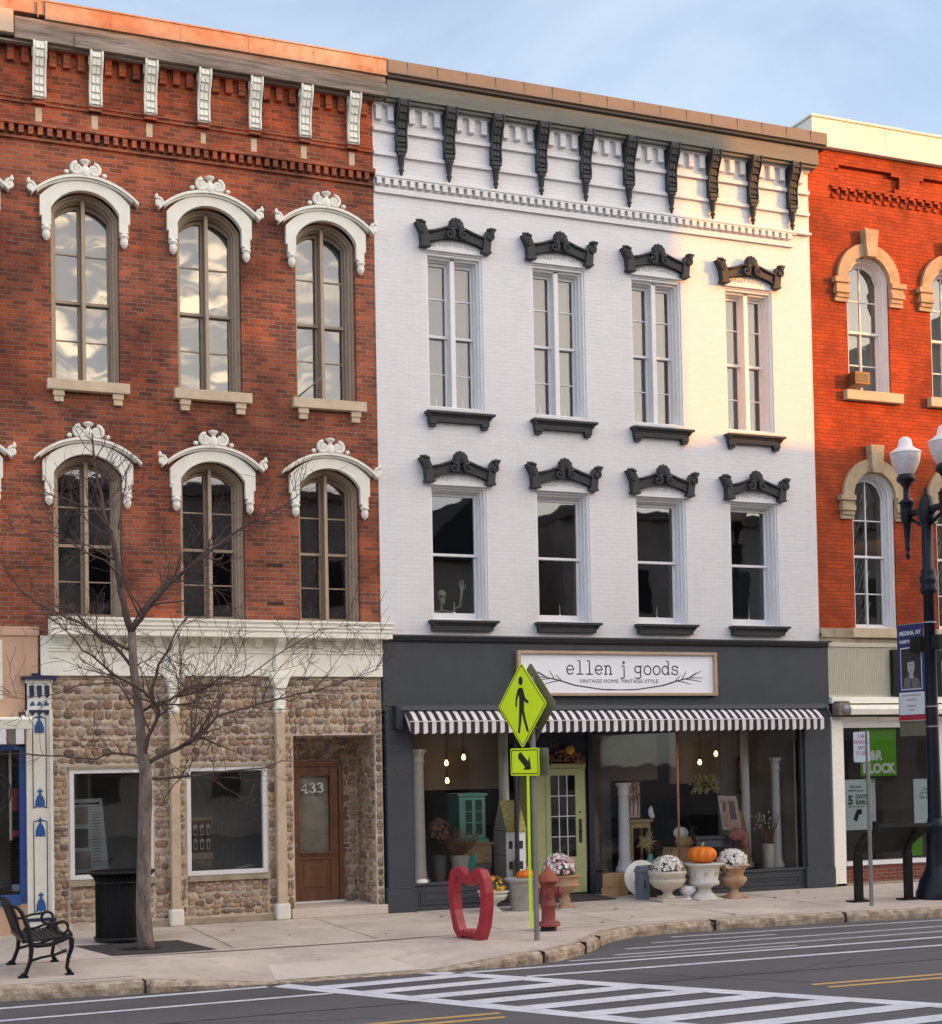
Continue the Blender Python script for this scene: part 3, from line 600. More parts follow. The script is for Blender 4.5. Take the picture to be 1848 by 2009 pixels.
for i, c in enumerate(BX):
    casing(BB, c, .53, 8.66, 11.37, .33, 'tan_paint', .12, .36, .055, (10.02,), (10.80, 9.41), back='blind', stile=.036)
    white_hood(BB, c, 11.37, 11.70, (1, 1) if i != 1 else (1, 0) if 0 else ((1, 0) if i == 1 else (1, 1)) if i < 3 else (0, 0))
    s = MB(); s.box(c-.62, c+.66, -.13, .5, 8.49, 8.655); sl_ = s.build('sill', 'sill_stone', BB, .008)
    for k in (-.44, .48): s = MB(); s.box(c+k-.085, c+k+.085, -.10, 0, 8.40, 8.49); s.box(c+k-.07, c+k+.07, -.08, 0, 8.31, 8.40); s.build('sill_bracket', 'sill_stone', sl_)
    casing(BB, c, .53, 4.93, 7.19, .31, 'tan_paint', .12, .36, .055, (6.10,), (6.72, 5.53), back=None, stile=.036)
    white_hood(BB, c, 7.19, 7.50, (1, 1) if i in (0, 2, 3) and i != 3 else ((0, 0) if i == 1 else (0, 1)))
# dark iron wall vents and old flag pole stub
for z_ in (5.83, 5.19): v = MB(); v.box(6.58, 6.86, -.012, .0, z_, z_+.04); v.build('wall_vent', 'black_flat', BB)
fp = MB(); fp.tube([(7.18, .02, 8.7), (7.55, -.28, 9.02)], [.012, .012], 6); fp.build('flag_pole_stub', 'galvanised', BB)
# --- cornice of the shopfront
sc = MB(); X0, X1 = 3.06, 8.64
sc.prism([(0, 4.62), (-.36, 4.62), (-.36, 4.70), (-.385, 4.72), (-.385, 4.76), (-.41, 4.78), (-.41, 4.82), (-.44, 4.86), (-.44, 4.89), (0, 4.92)], X0, X1, 'yz')
sc.prism([(0, 4.36), (-.08, 4.38), (-.08, 4.41), (-.10, 4.43), (-.10, 4.45), (0, 4.46)], X0, 8.56, 'yz')
sc.box(X0-.12, 8.56, -.05, .1, 4.0, 4.62)
scn = sc.build('shopfront_cornice', 'cream_paint', BB)
for k, x in enumerate([3.35, 3.72, 4.08, 4.42, 4.75, 5.33, 5.69, 6.04, 6.40, 7.43, 7.76, 8.10, 8.42]):
    m = MB(); m.prism([(0, 4.47), (-.10, 4.47), (-.12, 4.52), (-.14, 4.56), (-.16, 4.60), (-.16, 4.62), (0, 4.62)], x-.06, x+.06, 'yz'); m.build('modillion', 'cream_paint', scn)
# --- cobblestone wall
cs = MB(); sh = [(3.36, 4.66, .80, 2.53), (5.20, 6.53, .78, 2.53), (6.99, 8.42, -.02, 3.02)]
cs.wall(3.06, 8.55, 0, 4.0, sh, .02, .12)
cs.box(6.90, 6.99, .14, 1.0, 0, 3.02); cs.box(8.42, 8.54, .14, 1.0, 0, 3.02); cs.box(6.99, 8.42, .14, 1.0, 3.02, 3.2); cs.box(6.80, 8.5, 1.0, 1.1, 0, 3.2)
cs.box(3.06, 8.5, -.03, .02, 0, .12)
mort = cs.build('cobblestone_wall', 'stone_mortar', BB)
stn = MB(); rs = random.Random(11)
def cobble(c, hw, hh, dep, axis='y'):
    n = 9; vs = []; fs = []; stn.cur = rs.uniform(.02, 1); k = rs.uniform(2.2, 4.5); ph = rs.uniform(-.35, .35)
    for sc_, yy in ((1.0, .0), (.93, .55), (.62, .95)):
        for i in range(n):
            a = 2*pi*i/n+ph; q = (abs(cos(a))**k+abs(sin(a))**k)**(-1/k)*sc_
            vs.append([q*hw*cos(a), -dep*yy, q*hh*sin(a)])
    jj = [(rs.uniform(.84, 1.06), rs.uniform(.84, 1.08)) for _ in range(n)]
    for i in range(3*n): vs[i][0] *= jj[i % n][0]; vs[i][2] *= jj[i % n][1]
    vs.append([0, -dep*1.06, 0])
    for l in range(2):
        for i in range(n): fs.append((l*n+i, l*n+(i+1) % n, (l+1)*n+(i+1) % n, (l+1)*n+i))
    for i in range(n): fs.append((2*n+i, 2*n+(i+1) % n, 3*n))
    if axis == 'y': vv = [(c[0]+p[0], c[1]+p[1], c[2]+p[2]) for p in vs]
    else: vv = [(c[0]+p[1]*axis, c[1]+p[0], c[2]+p[2]) for p in vs]
    stn.add(vv, fs, True)
def fill(x0, x1, z0, z1, y=.02, axis='y', size=1.):
    z = z0+.01
    while z < z1-.03:
        h = min(rs.choice((rs.uniform(.07, .11), rs.uniform(.10, .17)))*size, z1-z-.005)
        if z1-z-h < .05: h = z1-z-.005
        x = x0+.005
        while x < x1-.02:
            wd = min(rs.uniform(.07, .21)*size, x1-x-.004)
            if x1-x-wd < .05: wd = x1-x-.004
            hh = h*rs.uniform(.84, 1.12); zz = z+h/2+rs.uniform(-.016, .016)
            if wd > .03: 
                if axis == 'y': cobble((x+wd/2, y, zz), wd/2-.001, hh/2-.001, rs.uniform(.016, .036))
                else: cobble((y, x+wd/2, zz), wd/2-.008, hh/2-.007, rs.uniform(.02, .04), axis)
            x += wd+rs.uniform(-.002, .004)
        z += h
for a in ((3.10, 8.54, 3.04, 3.99), (3.10, 6.98, 2.60, 3.03), (3.10, 3.34, .12, 2.60), (4.68, 5.18, .12, 2.60), (6.55, 6.98, .12, 2.60), (3.35, 4.67, .12, .70), (5.19, 6.54, .12, .69), (8.43, 8.54, .14, 3.03), (6.99, 8.42, 3.03, 3.04)): fill(*a)
fill(.05, .98, .16, 3.0, 8.42, -1*-1.0 if 0 else 1.0)      # right-hand side of the door recess, seen from the left
fill(8.06, 8.40, .16, 3.0, 1.0); fill(7.0, 8.4, 2.6, 3.0, 1.0)
stn.build('cobblestone', 'cobble', mort)
for a_ in ((3.33, 4.70, -.06, .1, .70, .785), (5.22, 6.56, -.06, .1, .69, .765)): wd = MB(); wd.box(*a_); wd.build('stone_sill', 'old_stone', mort)
for a_ in ((3.33, 4.7, -.02, .1, 2.53, 2.575), (5.19, 6.56, -.02, .1, 2.53, 2.575)): wd = MB(); wd.box(*a_); wd.build('lintel', 'old_stone', mort)
for x0, x1, z0, z1 in sh[:2]:
    f = MB(); t = .07
    f.box(x0, x0+t, .0, .12, z0, z1); f.box(x1-t, x1, .0, .12, z0, z1); f.box(x0+t, x1-t, 0, .12, z0, z0+t); f.box(x0+t, x1-t, 0, .12, z1-t, z1)
    q = f.build('display_window', 'white_trim', BB, .006)
    p = MB(); p.add([(x0+t, .08, z0+t), (x1-t, .08, z0+t), (x1-t, .08, z1-t), (x0+t, .08, z1-t)], [(0, 1, 2, 3)]); p.build('pane', 'glass', q)
rm = MB(); rm.box(3.1, 6.85, 1.3, 1.35, 0, 4.2); rm.box(3.1, 6.85, .14, 1.3, .60, .66); rm.box(3.1, 6.85, .15, 1.3, 2.9, 2.95); rm.box(4.9, 4.95, .14, 1.3, 0, 3); rm.box(3.1, 3.15, .15, 1.3, 0, 3); rm.box(6.8, 6.85, .15, 1.3, 0, 3)
rm.build('room_partition', 'plaster_dim', BB)
for x in (3.0, ): pass
for i, (x0, x1) in enumerate(((4.93, 5.07), (6.67, 6.82))):
    p = MB(); p.box(x0, x1, -.12, .05, .25, 3.40); p.prism([(x0, 3.40), (x1, 3.40), (x1+.03, 3.48), (x0-.03, 3.48)], -.13, .05); 
    p.box(x0-.005, x1+.005, -.14, .05, 3.48, 3.80); p.prism([(x0-.01, 3.8), (x1+.01, 3.8), (x1+.07, 3.96), (x0-.07, 3.96)], -.19, .05); p.box(x0-.08, x1+.08, -.20, 0, 3.96, 4.04)
    p.box(x0+.01, x1+.0, -.13, 0, 4.04, 4.36); p.prism([(0, 4.36), (-.14, 4.36), (-.17, 4.46), (-.30, 4.56), (-.33, 4.62), (0, 4.62)], x0+.01, x1, 'yz')
    for k in range(4): p.ball((x0+.035+k*.026, -.15, 3.93-.02*(k % 2)), (.018, .03, .04), 6, 4)
    p.ball(((x0+x1)/2, -.15, 3.46), (.05, .03, .06), 8, 5)
    c = p.build('pilaster', 'cream_paint' if 0 else 'cream_paint', BB)
    s = MB(); s.box(x0, x1, -.125, -.119, .25, 3.40); s.box(x0-.003, x0, -.12, .05, .25, 3.4); s.build('shaft', 'sill_stone', c)
    s = MB(); s.box(x0-.045, x1+.04, -.17, .03, .0, .27); s.build('base', 'white_paint', c, .03)
# door with 433
d = MB(); yd = .88
d.box(7.14, 8.12, yd, yd+.08, 2.50, 2.62); d.box(7.14, 7.20, yd, yd+.08, .17, 2.5); d.box(8.04, 8.12, yd, yd+.08, .17, 2.5)
d.box(7.20, 7.34, yd+.02, yd+.07, .19, 2.5); d.box(7.88, 8.03, yd+.02, yd+.07, .19, 2.5); d.box(7.34, 7.88, yd+.02, yd+.07, 2.34, 2.5); d.box(7.34, 7.88, yd+.02, yd+.07, .19, .34)
d.box(7.34, 7.88, yd+.035, yd+.065, .34, .90); d.box(7.34, 7.88, yd+.02, yd+.07, .90, 1.02); d.box(7.30, 7.92, yd-.005, yd+.03, 1.0, 1.03); d.box(7.30, 7.92, yd-.0, yd+.03, .90, .93)
for k in range(16): d.box(7.34+k*.034, 7.355+k*.034, yd+.005, yd+.03, .945, .985)
d.box(7.40, 7.82, yd+.02, yd+.035, .42, .82)
door = d.build('door', 'wood_door', BB, .006)
p = MB(); p.add([(7.34, yd+.045, 1.02), (7.88, yd+.045, 1.02), (7.88, yd+.045, 2.34), (7.34, yd+.045, 2.34)], [(0, 1, 2, 3)]); p.build('pane', 'glass', door)
p = MB(); p.box(7.0, 8.1, 2.0, 2.05, 0, 3); p.build('room_wall', 'interior_mid', BB)
p = MB(); p.ball((7.25, yd-.02, 1.15), .03, 8, 6); p.build('handle', 'galvanised', door)
p = MB(); p.box(7.12, 8.12, yd-.02, yd+.1, .15, .19); p.build('threshold', 'white_trim', door)
hn = MB(); yn = yd+.02
def strk(P_, w_=.0145): hn.tube([(x_, yn, z_) for x_, z_ in P_], w_, 6)
strk([(7.455, 2.05), (7.455, 2.21), (7.375, 2.10), (7.375, 2.095), (7.49, 2.095)]); strk([(7.425, 2.05), (7.485, 2.05)])
for x0 in (7.525, 7.665):
    strk([(x0, 2.185), (x0+.02, 2.205), (x0+.05, 2.21), (x0+.08, 2.195), (x0+.085, 2.17), (x0+.06, 2.145), (x0+.035, 2.14), (x0+.07, 2.135), (x0+.095, 2.105), (x0+.09, 2.07), (x0+.055, 2.05), (x0+.02, 2.055), (x0, 2.075)])
hn.build('house_number', 'sign_white', door)
s = MB(); s.box(6.90, 8.66, -.10, 1.0, .0, .155); s.build('door_step', 'concrete_light', BB, .012)
sf = MB(); sf.box(4.6, 6.66, -.07, .03, 0, .10); sf.build('stone_plinth', 'old_stone', BB, .01)
# --- neighbouring shop at the left edge
pn = MB(); pn.box(-8, 2.70, -.012, .1, 2.93, 4.62); pn.box(-8, 2.92, -.04, .1, 4.62, 4.76); pn.box(2.70, 2.90, -.02, .1, 3.9, 4.62); pn.box(-8, 2.72, -.05, .1, .0, .48); pn.box(2.62, 2.66, -.02, .01, 3.4, 4.6)
pn.build('shop_panel', 'peach_panel', BB)
pn = MB(); pn.box(-3, 2.37, -.03, 0, 3.62, 4.55); pn.build('sign_board', 'white_paint', BB, .01)
pn = MB(); pn.box(2.60, 2.72, -.06, .1, .48, 2.9); pn.box(-4, 2.60, -.10, .1, .46, .62); pn.box(-4, 2.6, -.06, .1, 2.84, 2.92)
fr = pn.build('shop_window', 'royal_blue', BB, .006)
p = MB(); p.add([(-4, .03, .62), (2.6, .03, .62), (2.6, .03, 2.84), (-4, .03, 2.84)], [(0, 1, 2, 3)]); p.build('pane', 'glass_shop', fr)
p = MB(); p.box(-4, 2.6, 1.3, 1.35, 0, 3); p.box(2.74, 2.78, .1, 1.3, 0, 3); p.build('shop_back_wall', 'beige_wall', BB)
p = MB(); p.box(-4, 2.6, .1, 1.3, .55, .6); p.build('display_shelf', 'straw', BB)
aw = MB(); aw.prism([(-.02, 3.32), (-.02, 3.16), (-.58, 3.16), (-.62, 3.30), (-.55, 3.34)], -4, 2.74, 'yz'); tag(aw.build('fabric', 'cream_paint'), 'rolled cream awning with glass valance over the blue shop window at the left edge', 'awning').name = 'rolled_awning'
AWN = bpy.data.objects['rolled_awning']
for k in range(14):
    p = MB(); p.box(2.50-k*.26, 2.62-k*.26, -.58, -.57, 2.93, 3.155); p.build('valance_panel', 'white_trim', AWN)
    p = MB(); p.box(2.38-k*.26, 2.50-k*.26, -.575, -.565, 2.93, 3.155); p.build('valance_panel', 'grey_wood', AWN)
cl = MB(); cl.box(2.73, 3.09, -.10, .1, .25, 3.9)
c = cl.build('pilaster', 'white_paint', BB)
c['label'] = 'white pilaster painted with blue ornaments'
p = MB(); p.box(2.64, 3.16, -.17, .1, 3.93, 3.98); p.box(2.80, 2.92, -.12, .1, 3.98, 4.03); p.box(2.68, 3.12, -.13, .1, .20, .25); p.build('cap', 'ornament_navy', c)
p = MB(); p.box(2.72, 3.10, -.12, .1, 0, .20); p.box(2.70, 3.11, -.12, .1, 3.88, 3.93); p.box(2.70, 2.74, -.13, .1, .25, 3.45); p.box(3.05, 3.10, -.13, .1, .25, 3.45); p.build('edge_moulding', 'white_paint', c)
yq = -.118
for k in range(3):
    p = MB(); x = 2.79+k*.115; p.prism([(x-.035, 3.84), (x+.035, 3.84), (x+.04, 3.68), (x, 3.64), (x-.03, 3.68)], yq, -.10); p.build('ornament', 'ornament_navy', c)
p = MB()
for k in range(3): x = 2.80+k*.105; p.prism([(x-.05, 3.46), (x+.05, 3.46), (x+.05, 3.43), (x, 3.37), (x-.05, 3.43)], yq, -.10)
p.build('ornament', 'ornament_navy', c)
for zz0, zz1 in ((1.94, 3.33), (.34, 1.73)):
    p = MB()
    for x in (2.80, 3.0): p.box(x-.006, x+.006, -.106, -.10, zz0, zz1)
    for zz in (zz0, zz1): ring(p, arc(2.90, zz-.006, .1, .03 if zz == zz0 else .02, 8), arc(2.9, zz+.010, .1, .03 if zz == zz0 else .02, 8), -.107, -.10)
    p.build('panel_line', 'ornament_navy', c)
for zc, dr in ((3.2, -1), (2.05, 1), (1.6, -1), (.45, 1)):
    o = [(-.085, .10), (-.04, .085), (0, .10), (.04, .085), (.085, .10), (.08, 0), (.05, -.07), (.02, -.10), (.015, -.13), (.045, -.14), (.045, -.165), (.015, -.17), (0, -.21), (-.015, -.17), (-.045, -.165), (-.045, -.14), (-.015, -.13), (-.02, -.10), (-.05, -.07), (-.08, 0)]
    o = [(2.90+a*.85, zc-dr*b*-1 if dr < 0 else zc-b) for a, b in o]
    p = MB(); p.prism(o, -.112, -.10); p.build('ornament', 'ornament_blue', c)
for k in range(3): p = MB(); x = 2.80+k*.105; p.prism([(x-.04, 3.53), (x+.04, 3.53), (x+.03, 3.56), (x, 3.60), (x-.03, 3.56)], -.112, -.10); p.build('ornament', 'ornament_blue', c)
p = MB(); p.box(2.50, 2.60, -.10, 0, 3.28, 3.42); wl = p.build('wall_lamp', 'tan_paint', BB, .008); p = MB(); p.box(2.60, 2.71, -.12, 0, 3.28, 3.43); p.build('housing', 'dark_wood', wl)
p = MB(); p.box(2.63, 2.68, -.126, -.12, 3.33, 3.38); p.build('lens', 'sign_white', wl)
# ------------------------------------------------------------ white building
WB = T('white_building', 'three storey white painted brick building with charcoal window hoods and a dark grey shopfront', 'building', (13, 0, 0))
WX = [10.03, 12.05, 14.06, 16.07]
holes = []
for c in WX: holes += [(c-.53, c+.53, 8.70, 11.40), (c-.53, c+.53, 4.99, 7.34)]
w = MB(); w.wall(8.562, 17.50, 4.6, 14.2, holes, .004, .33); w.box(8.562, 8.8, .34, 11, 3.6, 14); w.box(17.2, 17.498, .34, 11, 3.6, 14); w.box(8.8, 17.2, 10.7, 11, 0, 14)
w.build('wall', 'white_brick', WB)
fl = MB(); fl.box(8.8, 17.2, .34, 10.7, 13.9, 14.1); fl.box(8.8, 17.2, .34, 10.7, 4.4, 4.6); fl.box(8.8, 17.2, .34, 10.7, 8.1, 8.25); fl.box(8.8, 17.2, 4.2, 4.3, 4.6, 13.9); fl.build('floor_slab', 'interior_dark', WB)
rf = MB(); rf.box(8.66, 17.5, .1, 11, 14.2, 14.3); rf.build('roof', 'roof_tar', WB)
co = MB(); co.box(8.75, 17.58, -.25, 0, 13.92, 14.22); co.box(8.74, 17.57, -.20, 0, 13.87, 13.92); cor = co.build('cornice', 'grey_wood', WB, .005)
q = MB(); q.prism([(0, 14.22), (-.27, 14.22), (-.31, 14.24), (-.31, 14.27), (-.34, 14.30), (0, 14.30)], 8.745, 17.70, 'yz'); q.build('moulding', 'dark_grey', cor)
q = MB(); q.prism([(.1, 14.30), (-.345, 14.30), (-.335, 14.53), (.1, 14.56)], 8.745, 17.73, 'yz'); 
for k in range(16): q.box(9.1+k*.55, 9.108+k*.55, -.3475, -.33, 14.31, 14.52)
q.build('coping', 'brown_metal', cor)
brx = [9.05+.891*k for k in range(10)]
for x in brx:
    b = MB(); corbel(b, x, 13.12, 13.92, .21, .26, pend=True); b.build('bracket', 'dark_grey', WB)
for i in range(-1, len(brx)):   # big corbel blocks between brackets
    a = brx[i]+.11 if i >= 0 else 8.565; b = brx[i+1]-.11 if i < len(brx)-1 else 17.49
    m = MB(); m.box(a, b, -.10, 0, 13.85, 13.90)
    n = 3 if i >= 0 else 2
    if i == len(brx)-1: n = 1
    for k in range(n):
        x = (brx[i]+.16+k*.235 if i >= 0 else 8.60+k*.22); m.box(x, x+.105, -.085, 0, 13.59, 13.83)
        m.box(x-.02 if k else a, x+.125 if k < n-1 else b, -.07, -.0, 13.83, 13.85)
    m.build('corbel_course', 'white_brick', WB)
m = MB(); m.box(8.565, 17.49, -.06, .004, 13.40, 13.47); m.box(8.565, 17.49, -.045, .004, 13.02, 13.055); m.box(8.565, 17.49, -.055, .004, 12.985, 13.02)
m.box(8.565, 17.49, -.09, .004, 12.60, 12.64); m.box(8.565, 17.10, -.05, .004, 12.33, 12.42); m.box(8.565, 17.16, -.075, .004, 12.575, 12.60)
k = 0
while 8.60+k*.152 < 17.05: m.box(8.60+k*.152, 8.685+k*.152, -.085, .004, 12.47, 12.575); k += 1
m.build('string_course', 'white_brick', WB)
def dark_hood(p, c, zb):
    y1 = -.11; h = MB()
    inn = [(c-.50, zb)]+arc(c, zb+.07, .50, .11, 12)+[(c+.50, zb)]
    top = [(-.64, .02), (-.60, .14), (-.52, .245), (-.42, .27), (-.32, .30), (-.2, .345), (-.08, .38), (0, .39), (.08, .38), (.2, .345), (.32, .30), (.42, .27), (.52, .245), (.60, .14), (.64, .02)]
    ring(h, inn, [(c+a, zb+b) for a, b in top], y1, .0)
    edge = [(c+a, -.13, zb+b) for a, b in top[2:-2]]
    h.tube(edge, .026, 6)
    h.tube([(a, -.125, b) for a, b in inn[1:-1]], .016, 6)
    for k in (-1, 1):
        a, b = sorted((c+k*.48, c+k*.66)); h.box(a, b, -.15, 0, zb-.015, zb+.02)
        h.prism([(c+k*.50, zb+.02), (c+k*.64, zb+.02), (c+k*.66, zb+.22), (c+k*.75, zb+.40), (c+k*.72, zb+.42), (c+k*.60, zb+.40), (c+k*.53, zb+.26)][::k], -.15, 0)
        h.spiral(c+k*.63, -.165, zb+.27, .075, .026, 1.4, -k, pi/2, n=14); h.ball((c+k*.63, -.15, zb+.27), (.05, .04, .05), 8, 6)
        h.tube([(c+k*.58, -.14, zb+.38), (c+k*.66, -.15, zb+.41), (c+k*.76, -.14, zb+.42)], [.03, .032, .012], 7)
        h.spiral(c+k*.13, -.165, zb+.24, .09, .03, 1.4, k, pi/2 if k > 0 else pi/2, n=14)
        h.tube([(c+k*.03, -.16, zb+.26), (c+k*.07, -.17, zb+.33), (c+k*.16, -.16, zb+.33)], [.02, .03, .02], 6)
    w = h.build('hood', 'dark_grey', p)
    s = MB()
    for i in range(7):      # shell
        a = pi*(i+.5)/7; r = .15+.03*sin(a)
        s.ball((c+r*cos(a)*.75, -.12, zb+.36+r*sin(a)*.80), (.043, .04, .05), 8, 5); s.tube([(c, -.15, zb+.33), (c+r*cos(a)*.8, -.15, zb+.37+r*sin(a)*.8)], [.018, .03], 6)
    s.build('shell_crest', 'dark_grey', w)
    t = MB(); t.prism([(c-.52, zb-.04)]+arc(c, zb+.06, .50, .115, 12)+[(c+.52, zb-.04)], -.035, .01)
    for i in range(13):
        x = c-.42+i*.07; zz = zb+.055+.045*(1-abs(i-6)/6.); t.spiral(x, -.04, zz, .034, .011, 1.1, 1 if i % 2 else -1, i*1.3, n=8)
    t.box(c-.53, c+.53, -.05, .01, zb-.045, zb-.005)
    t.build('tympanum', 'white_trim', w)
def dark_sill(p, c, zt, feet):
    s = MB(); s.prism([(.33, zt), (-.16, zt), (-.16, zt-.03), (-.13, zt-.05), (-.10, zt-.09), (-.10, zt-.17), (.0, zt-.17), (.33, zt-.17)], c-.56, c+.58, 'yz')
    s.box(c-.61, c+.67, -.17, -.0, zt-.035, zt+.004); s.prism([(c-.60, zt-.035), (c-.54, zt-.11), (c-.54, zt-.035)], -.14, 0); s.prism([(c+.65, zt-.035), (c+.58, zt-.035), (c+.58, zt-.11)], -.14, 0)
    w = s.build('sill', 'dark_grey', p)
    if feet:
        for k in (-.48, .50):
            f = MB(); f.box(c+k-.07, c+k+.07, -.11, 0, zt-.215, zt-.17); f.box(c+k-.055, c+k+.055, -.09, 0, zt-.26, zt-.215); f.build('sill_foot', 'dark_grey', w)
for c in WX:
    casing(WB, c, .53, 8.70, 11.40, 0, 'white_trim', .03, .32, .085, (10.0,), (10.67, 9.35), back='blind_cloth', backw=.38, stile=.042)
    dark_hood(WB, c, 11.475); dark_sill(WB, c, 8.60, True)
    casing(WB, c, .53, 4.99, 7.34, 0, 'white_trim', .03, .32, 0, (6.16,), (), back=None, stile=.05, bot=.12)
    dark_hood(WB, c, 7.38); dark_sill(WB, c, 4.975, False)
# --- dark grey shopfront
g = MB(); g.box(8.565, 17.62, -.05, .15, 3.42, 4.60); g.box(8.60, 17.58, -.065, .0, 3.50, 3.53)
g.box(8.60, 9.06, -.07, .15, 0, 3.42); g.box(17.05, 17.62, -.07, .15, 0, 3.42); g.box(8.57, 9.08, -.11, .1, 0, .40); g.box(17.0, 17.66, -.11, .1, 0, .37)
g.box(8.57, 9.07, -.085, 0, .40, .43); g.box(17.02, 17.64, -.085, .1, .37, .40)
sf = g.build('shopfront', 'grey_paint', WB, .008)
m = MB(); m.prism([(0, 4.72), (-.15, 4.715), (-.15, 4.68), (-.13, 4.67), (-.11, 4.63), (-.07, 4.60), (0, 4.60)], 8.565, 17.60, 'yz'); m.prism([(0, 4.725), (-.16, 4.72), (-.16, 4.69), (0, 4.69)], 17.60, 17.67, 'yz'); m.build('shopfront_cornice', 'dark_grey', sf)
def bulk(x0, x1, zt):
    b = MB(); b.box(x0, x1, -.02, .25, 0, zt); b.box(x0, x1, -.05, .25, zt, zt+.045); b.box(x0, x1, -.035, -.02, 0, .06)
    o = b.build('bulkhead', 'grey_paint', sf, .006)
    i = MB(); a, c_ = x0+.12, x1-.12
    i.box(a, c_, -.036, -.02, zt-.12, zt-.09); i.box(a, c_, -.036, -.02, .10, .13); i.box(a, a+.03, -.036, -.02, .13, zt-.12); i.box(c_-.03, c_, -.036, -.02, .13, zt-.12); i.box(a+.10, c_-.10, -.030, -.02, .18, zt-.17)
    i.build('raised_panel', 'grey_paint', o); return o
bulk(9.06, 11.05, .43); bulk(14.25, 17.0, .36)
s = MB(); s.prism([(10.95, .25), (11.05, -.02), (11.93, 1.25), (11.75, 1.25)], 0, .45, 'xy'); s.build('return_bulkhead', 'grey_paint', sf); s = MB(); s.prism([(14.25, -.02), (14.40, .25), (13.3, 1.25), (13.08, 1.25)], 0, .40, 'xy'); s.build('return_bulkhead', 'grey_paint', sf)
s = MB(); s.box(13.04, 13.14, 1.16, 1.26, 0, 3.42); s.box(11.0, 11.05, -.03, .05, .47, 3.42); s.box(9.06, 9.09, -.02, .06, .47, 3.42); s.box(16.97, 17.05, -.03, .06, .40, 3.42); s.box(9.06, 11.05, -.02, .06, 3.1, 3.42); s.box(14.25, 17.05, -.02, .06, 3.1, 3.42); s.prism([(14.25, -.01), (14.25, .05), (13.14, 1.25), (13.10, 1.20)], 3.0, 3.42, 'xy'); s.prism([(11.05, -.01), (11.05, .05), (11.9, 1.25), (11.95, 1.20)], 3.0, 3.42, 'xy')
s.box(11.86, 11.95, 1.2, 1.26, 0, 3.42); s.box(11.6, 13.05, 1.21, 1.26, 2.50, 3.42); s.build('window_post', 'navy', sf)
s = MB(); s.tube([(14.28, -.01, .40), (14.28, -.01, 3.2)], .022, 8); s.build('copper_mullion', 'dried', sf)
p = MB(); p.add([(9.09, .02, .47), (11.0, .02, .47), (11.0, .02, 3.1), (9.09, .02, 3.1)], [(0, 1, 2, 3)]); p.build('display_pane', 'glass_shop', sf)
p = MB(); p.add([(14.28, .02, .40), (16.97, .02, .40), (16.97, .02, 3.1), (14.28, .02, 3.1)], [(0, 1, 2, 3)]); p.build('display_pane', 'glass_shop', sf)
p = MB(); p.add([(11.05, .03, .45), (11.9, 1.2, .45), (11.9, 1.2, 3.4), (11.05, .03, 3.4)], [(0, 1, 2, 3)]); p.build('side_pane', 'glass_shop', sf)
p = MB(); p.add([(14.28, .02, .40), (13.12, 1.2, .40), (13.12, 1.2, 3.4), (14.28, .02, 3.4)], [(0, 1, 2, 3)]); p.build('side_pane', 'glass_shop', sf)
# shop interior
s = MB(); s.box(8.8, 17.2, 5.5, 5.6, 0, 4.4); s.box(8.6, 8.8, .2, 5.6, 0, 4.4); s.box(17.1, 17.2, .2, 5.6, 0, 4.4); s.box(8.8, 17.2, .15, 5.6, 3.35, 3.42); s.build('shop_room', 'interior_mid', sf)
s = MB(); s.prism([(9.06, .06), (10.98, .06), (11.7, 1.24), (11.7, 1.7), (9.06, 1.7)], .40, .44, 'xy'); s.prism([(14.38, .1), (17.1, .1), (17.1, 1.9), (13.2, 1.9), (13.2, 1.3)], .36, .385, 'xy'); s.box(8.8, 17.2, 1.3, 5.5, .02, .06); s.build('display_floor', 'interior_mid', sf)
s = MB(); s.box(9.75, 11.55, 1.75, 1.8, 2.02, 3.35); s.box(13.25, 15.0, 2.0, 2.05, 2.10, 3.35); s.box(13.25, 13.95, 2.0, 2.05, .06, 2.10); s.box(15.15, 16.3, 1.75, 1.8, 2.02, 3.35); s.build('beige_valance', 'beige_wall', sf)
s = MB(); s.box(16.25, 17.1, 1.75, 1.8, .36, 3.35); s.box(16.9, 16.95, .1, 1.75, .36, 3.35)
for k in range(9): s.box(16.25+k*.1, 16.27+k*.1, 1.735, 1.75, .36, 3.35)
s.build('panelled_wall', 'plaster_dim', sf)
d = MB(); yd = 1.2
d.box(11.95, 12.14, yd-.02, yd+.06, .03, 2.46); d.box(12.14, 13.0, yd-.02, yd+.06, 2.38, 2.46)
d.box(12.16, 12.27, yd, yd+.05, .05, 2.37); d.box(12.78, 12.985, yd, yd+.05, .05, 2.37); d.box(12.27, 12.78, yd, yd+.05, 2.24, 2.37); d.box(12.27, 12.78, yd, yd+.05, .05, .72)
d.box(12.34, 12.71, yd-.008, yd, .16, .60)
dr = d.build('shop_door', 'green_door', sf, .005)
m = MB()
for k in (1, 2): m.box(12.27+k*.17-.008, 12.27+k*.17+.008, yd+.005, yd+.03, .72, 2.24)
for k in (1, 2, 3): m.box(12.27, 12.78, yd+.004, yd+.031, .72+k*.38-.008, .72+k*.38+.008)
m.build('muntin', 'white_trim', dr)
m = MB(); m.box(12.84, 12.90, yd-.012, yd, .98, 1.42); m.ball((12.87, yd-.03, 1.2), .03, 8, 6); m.ball((12.87, yd-.01, 1.55), .02, 8, 6); m.build('handle', 'dark_wood', dr)
m = MB(); m.add([(12.27, yd+.02, .72), (12.78, yd+.02, .72), (12.78, yd+.02, 2.24), (12.27, yd+.02, 2.24)], [(0, 1, 2, 3)]); m.build('pane', 'glass', dr)
text('445', .14, (12.35, 1.19, 2.75), 'ink_grey', sf, name='house_number')
m = MB(); m.box(11.1, 12.95, -.02, 1.2, .0, .03); m.build('entry_mat', 'grate', sf)
m = MB()
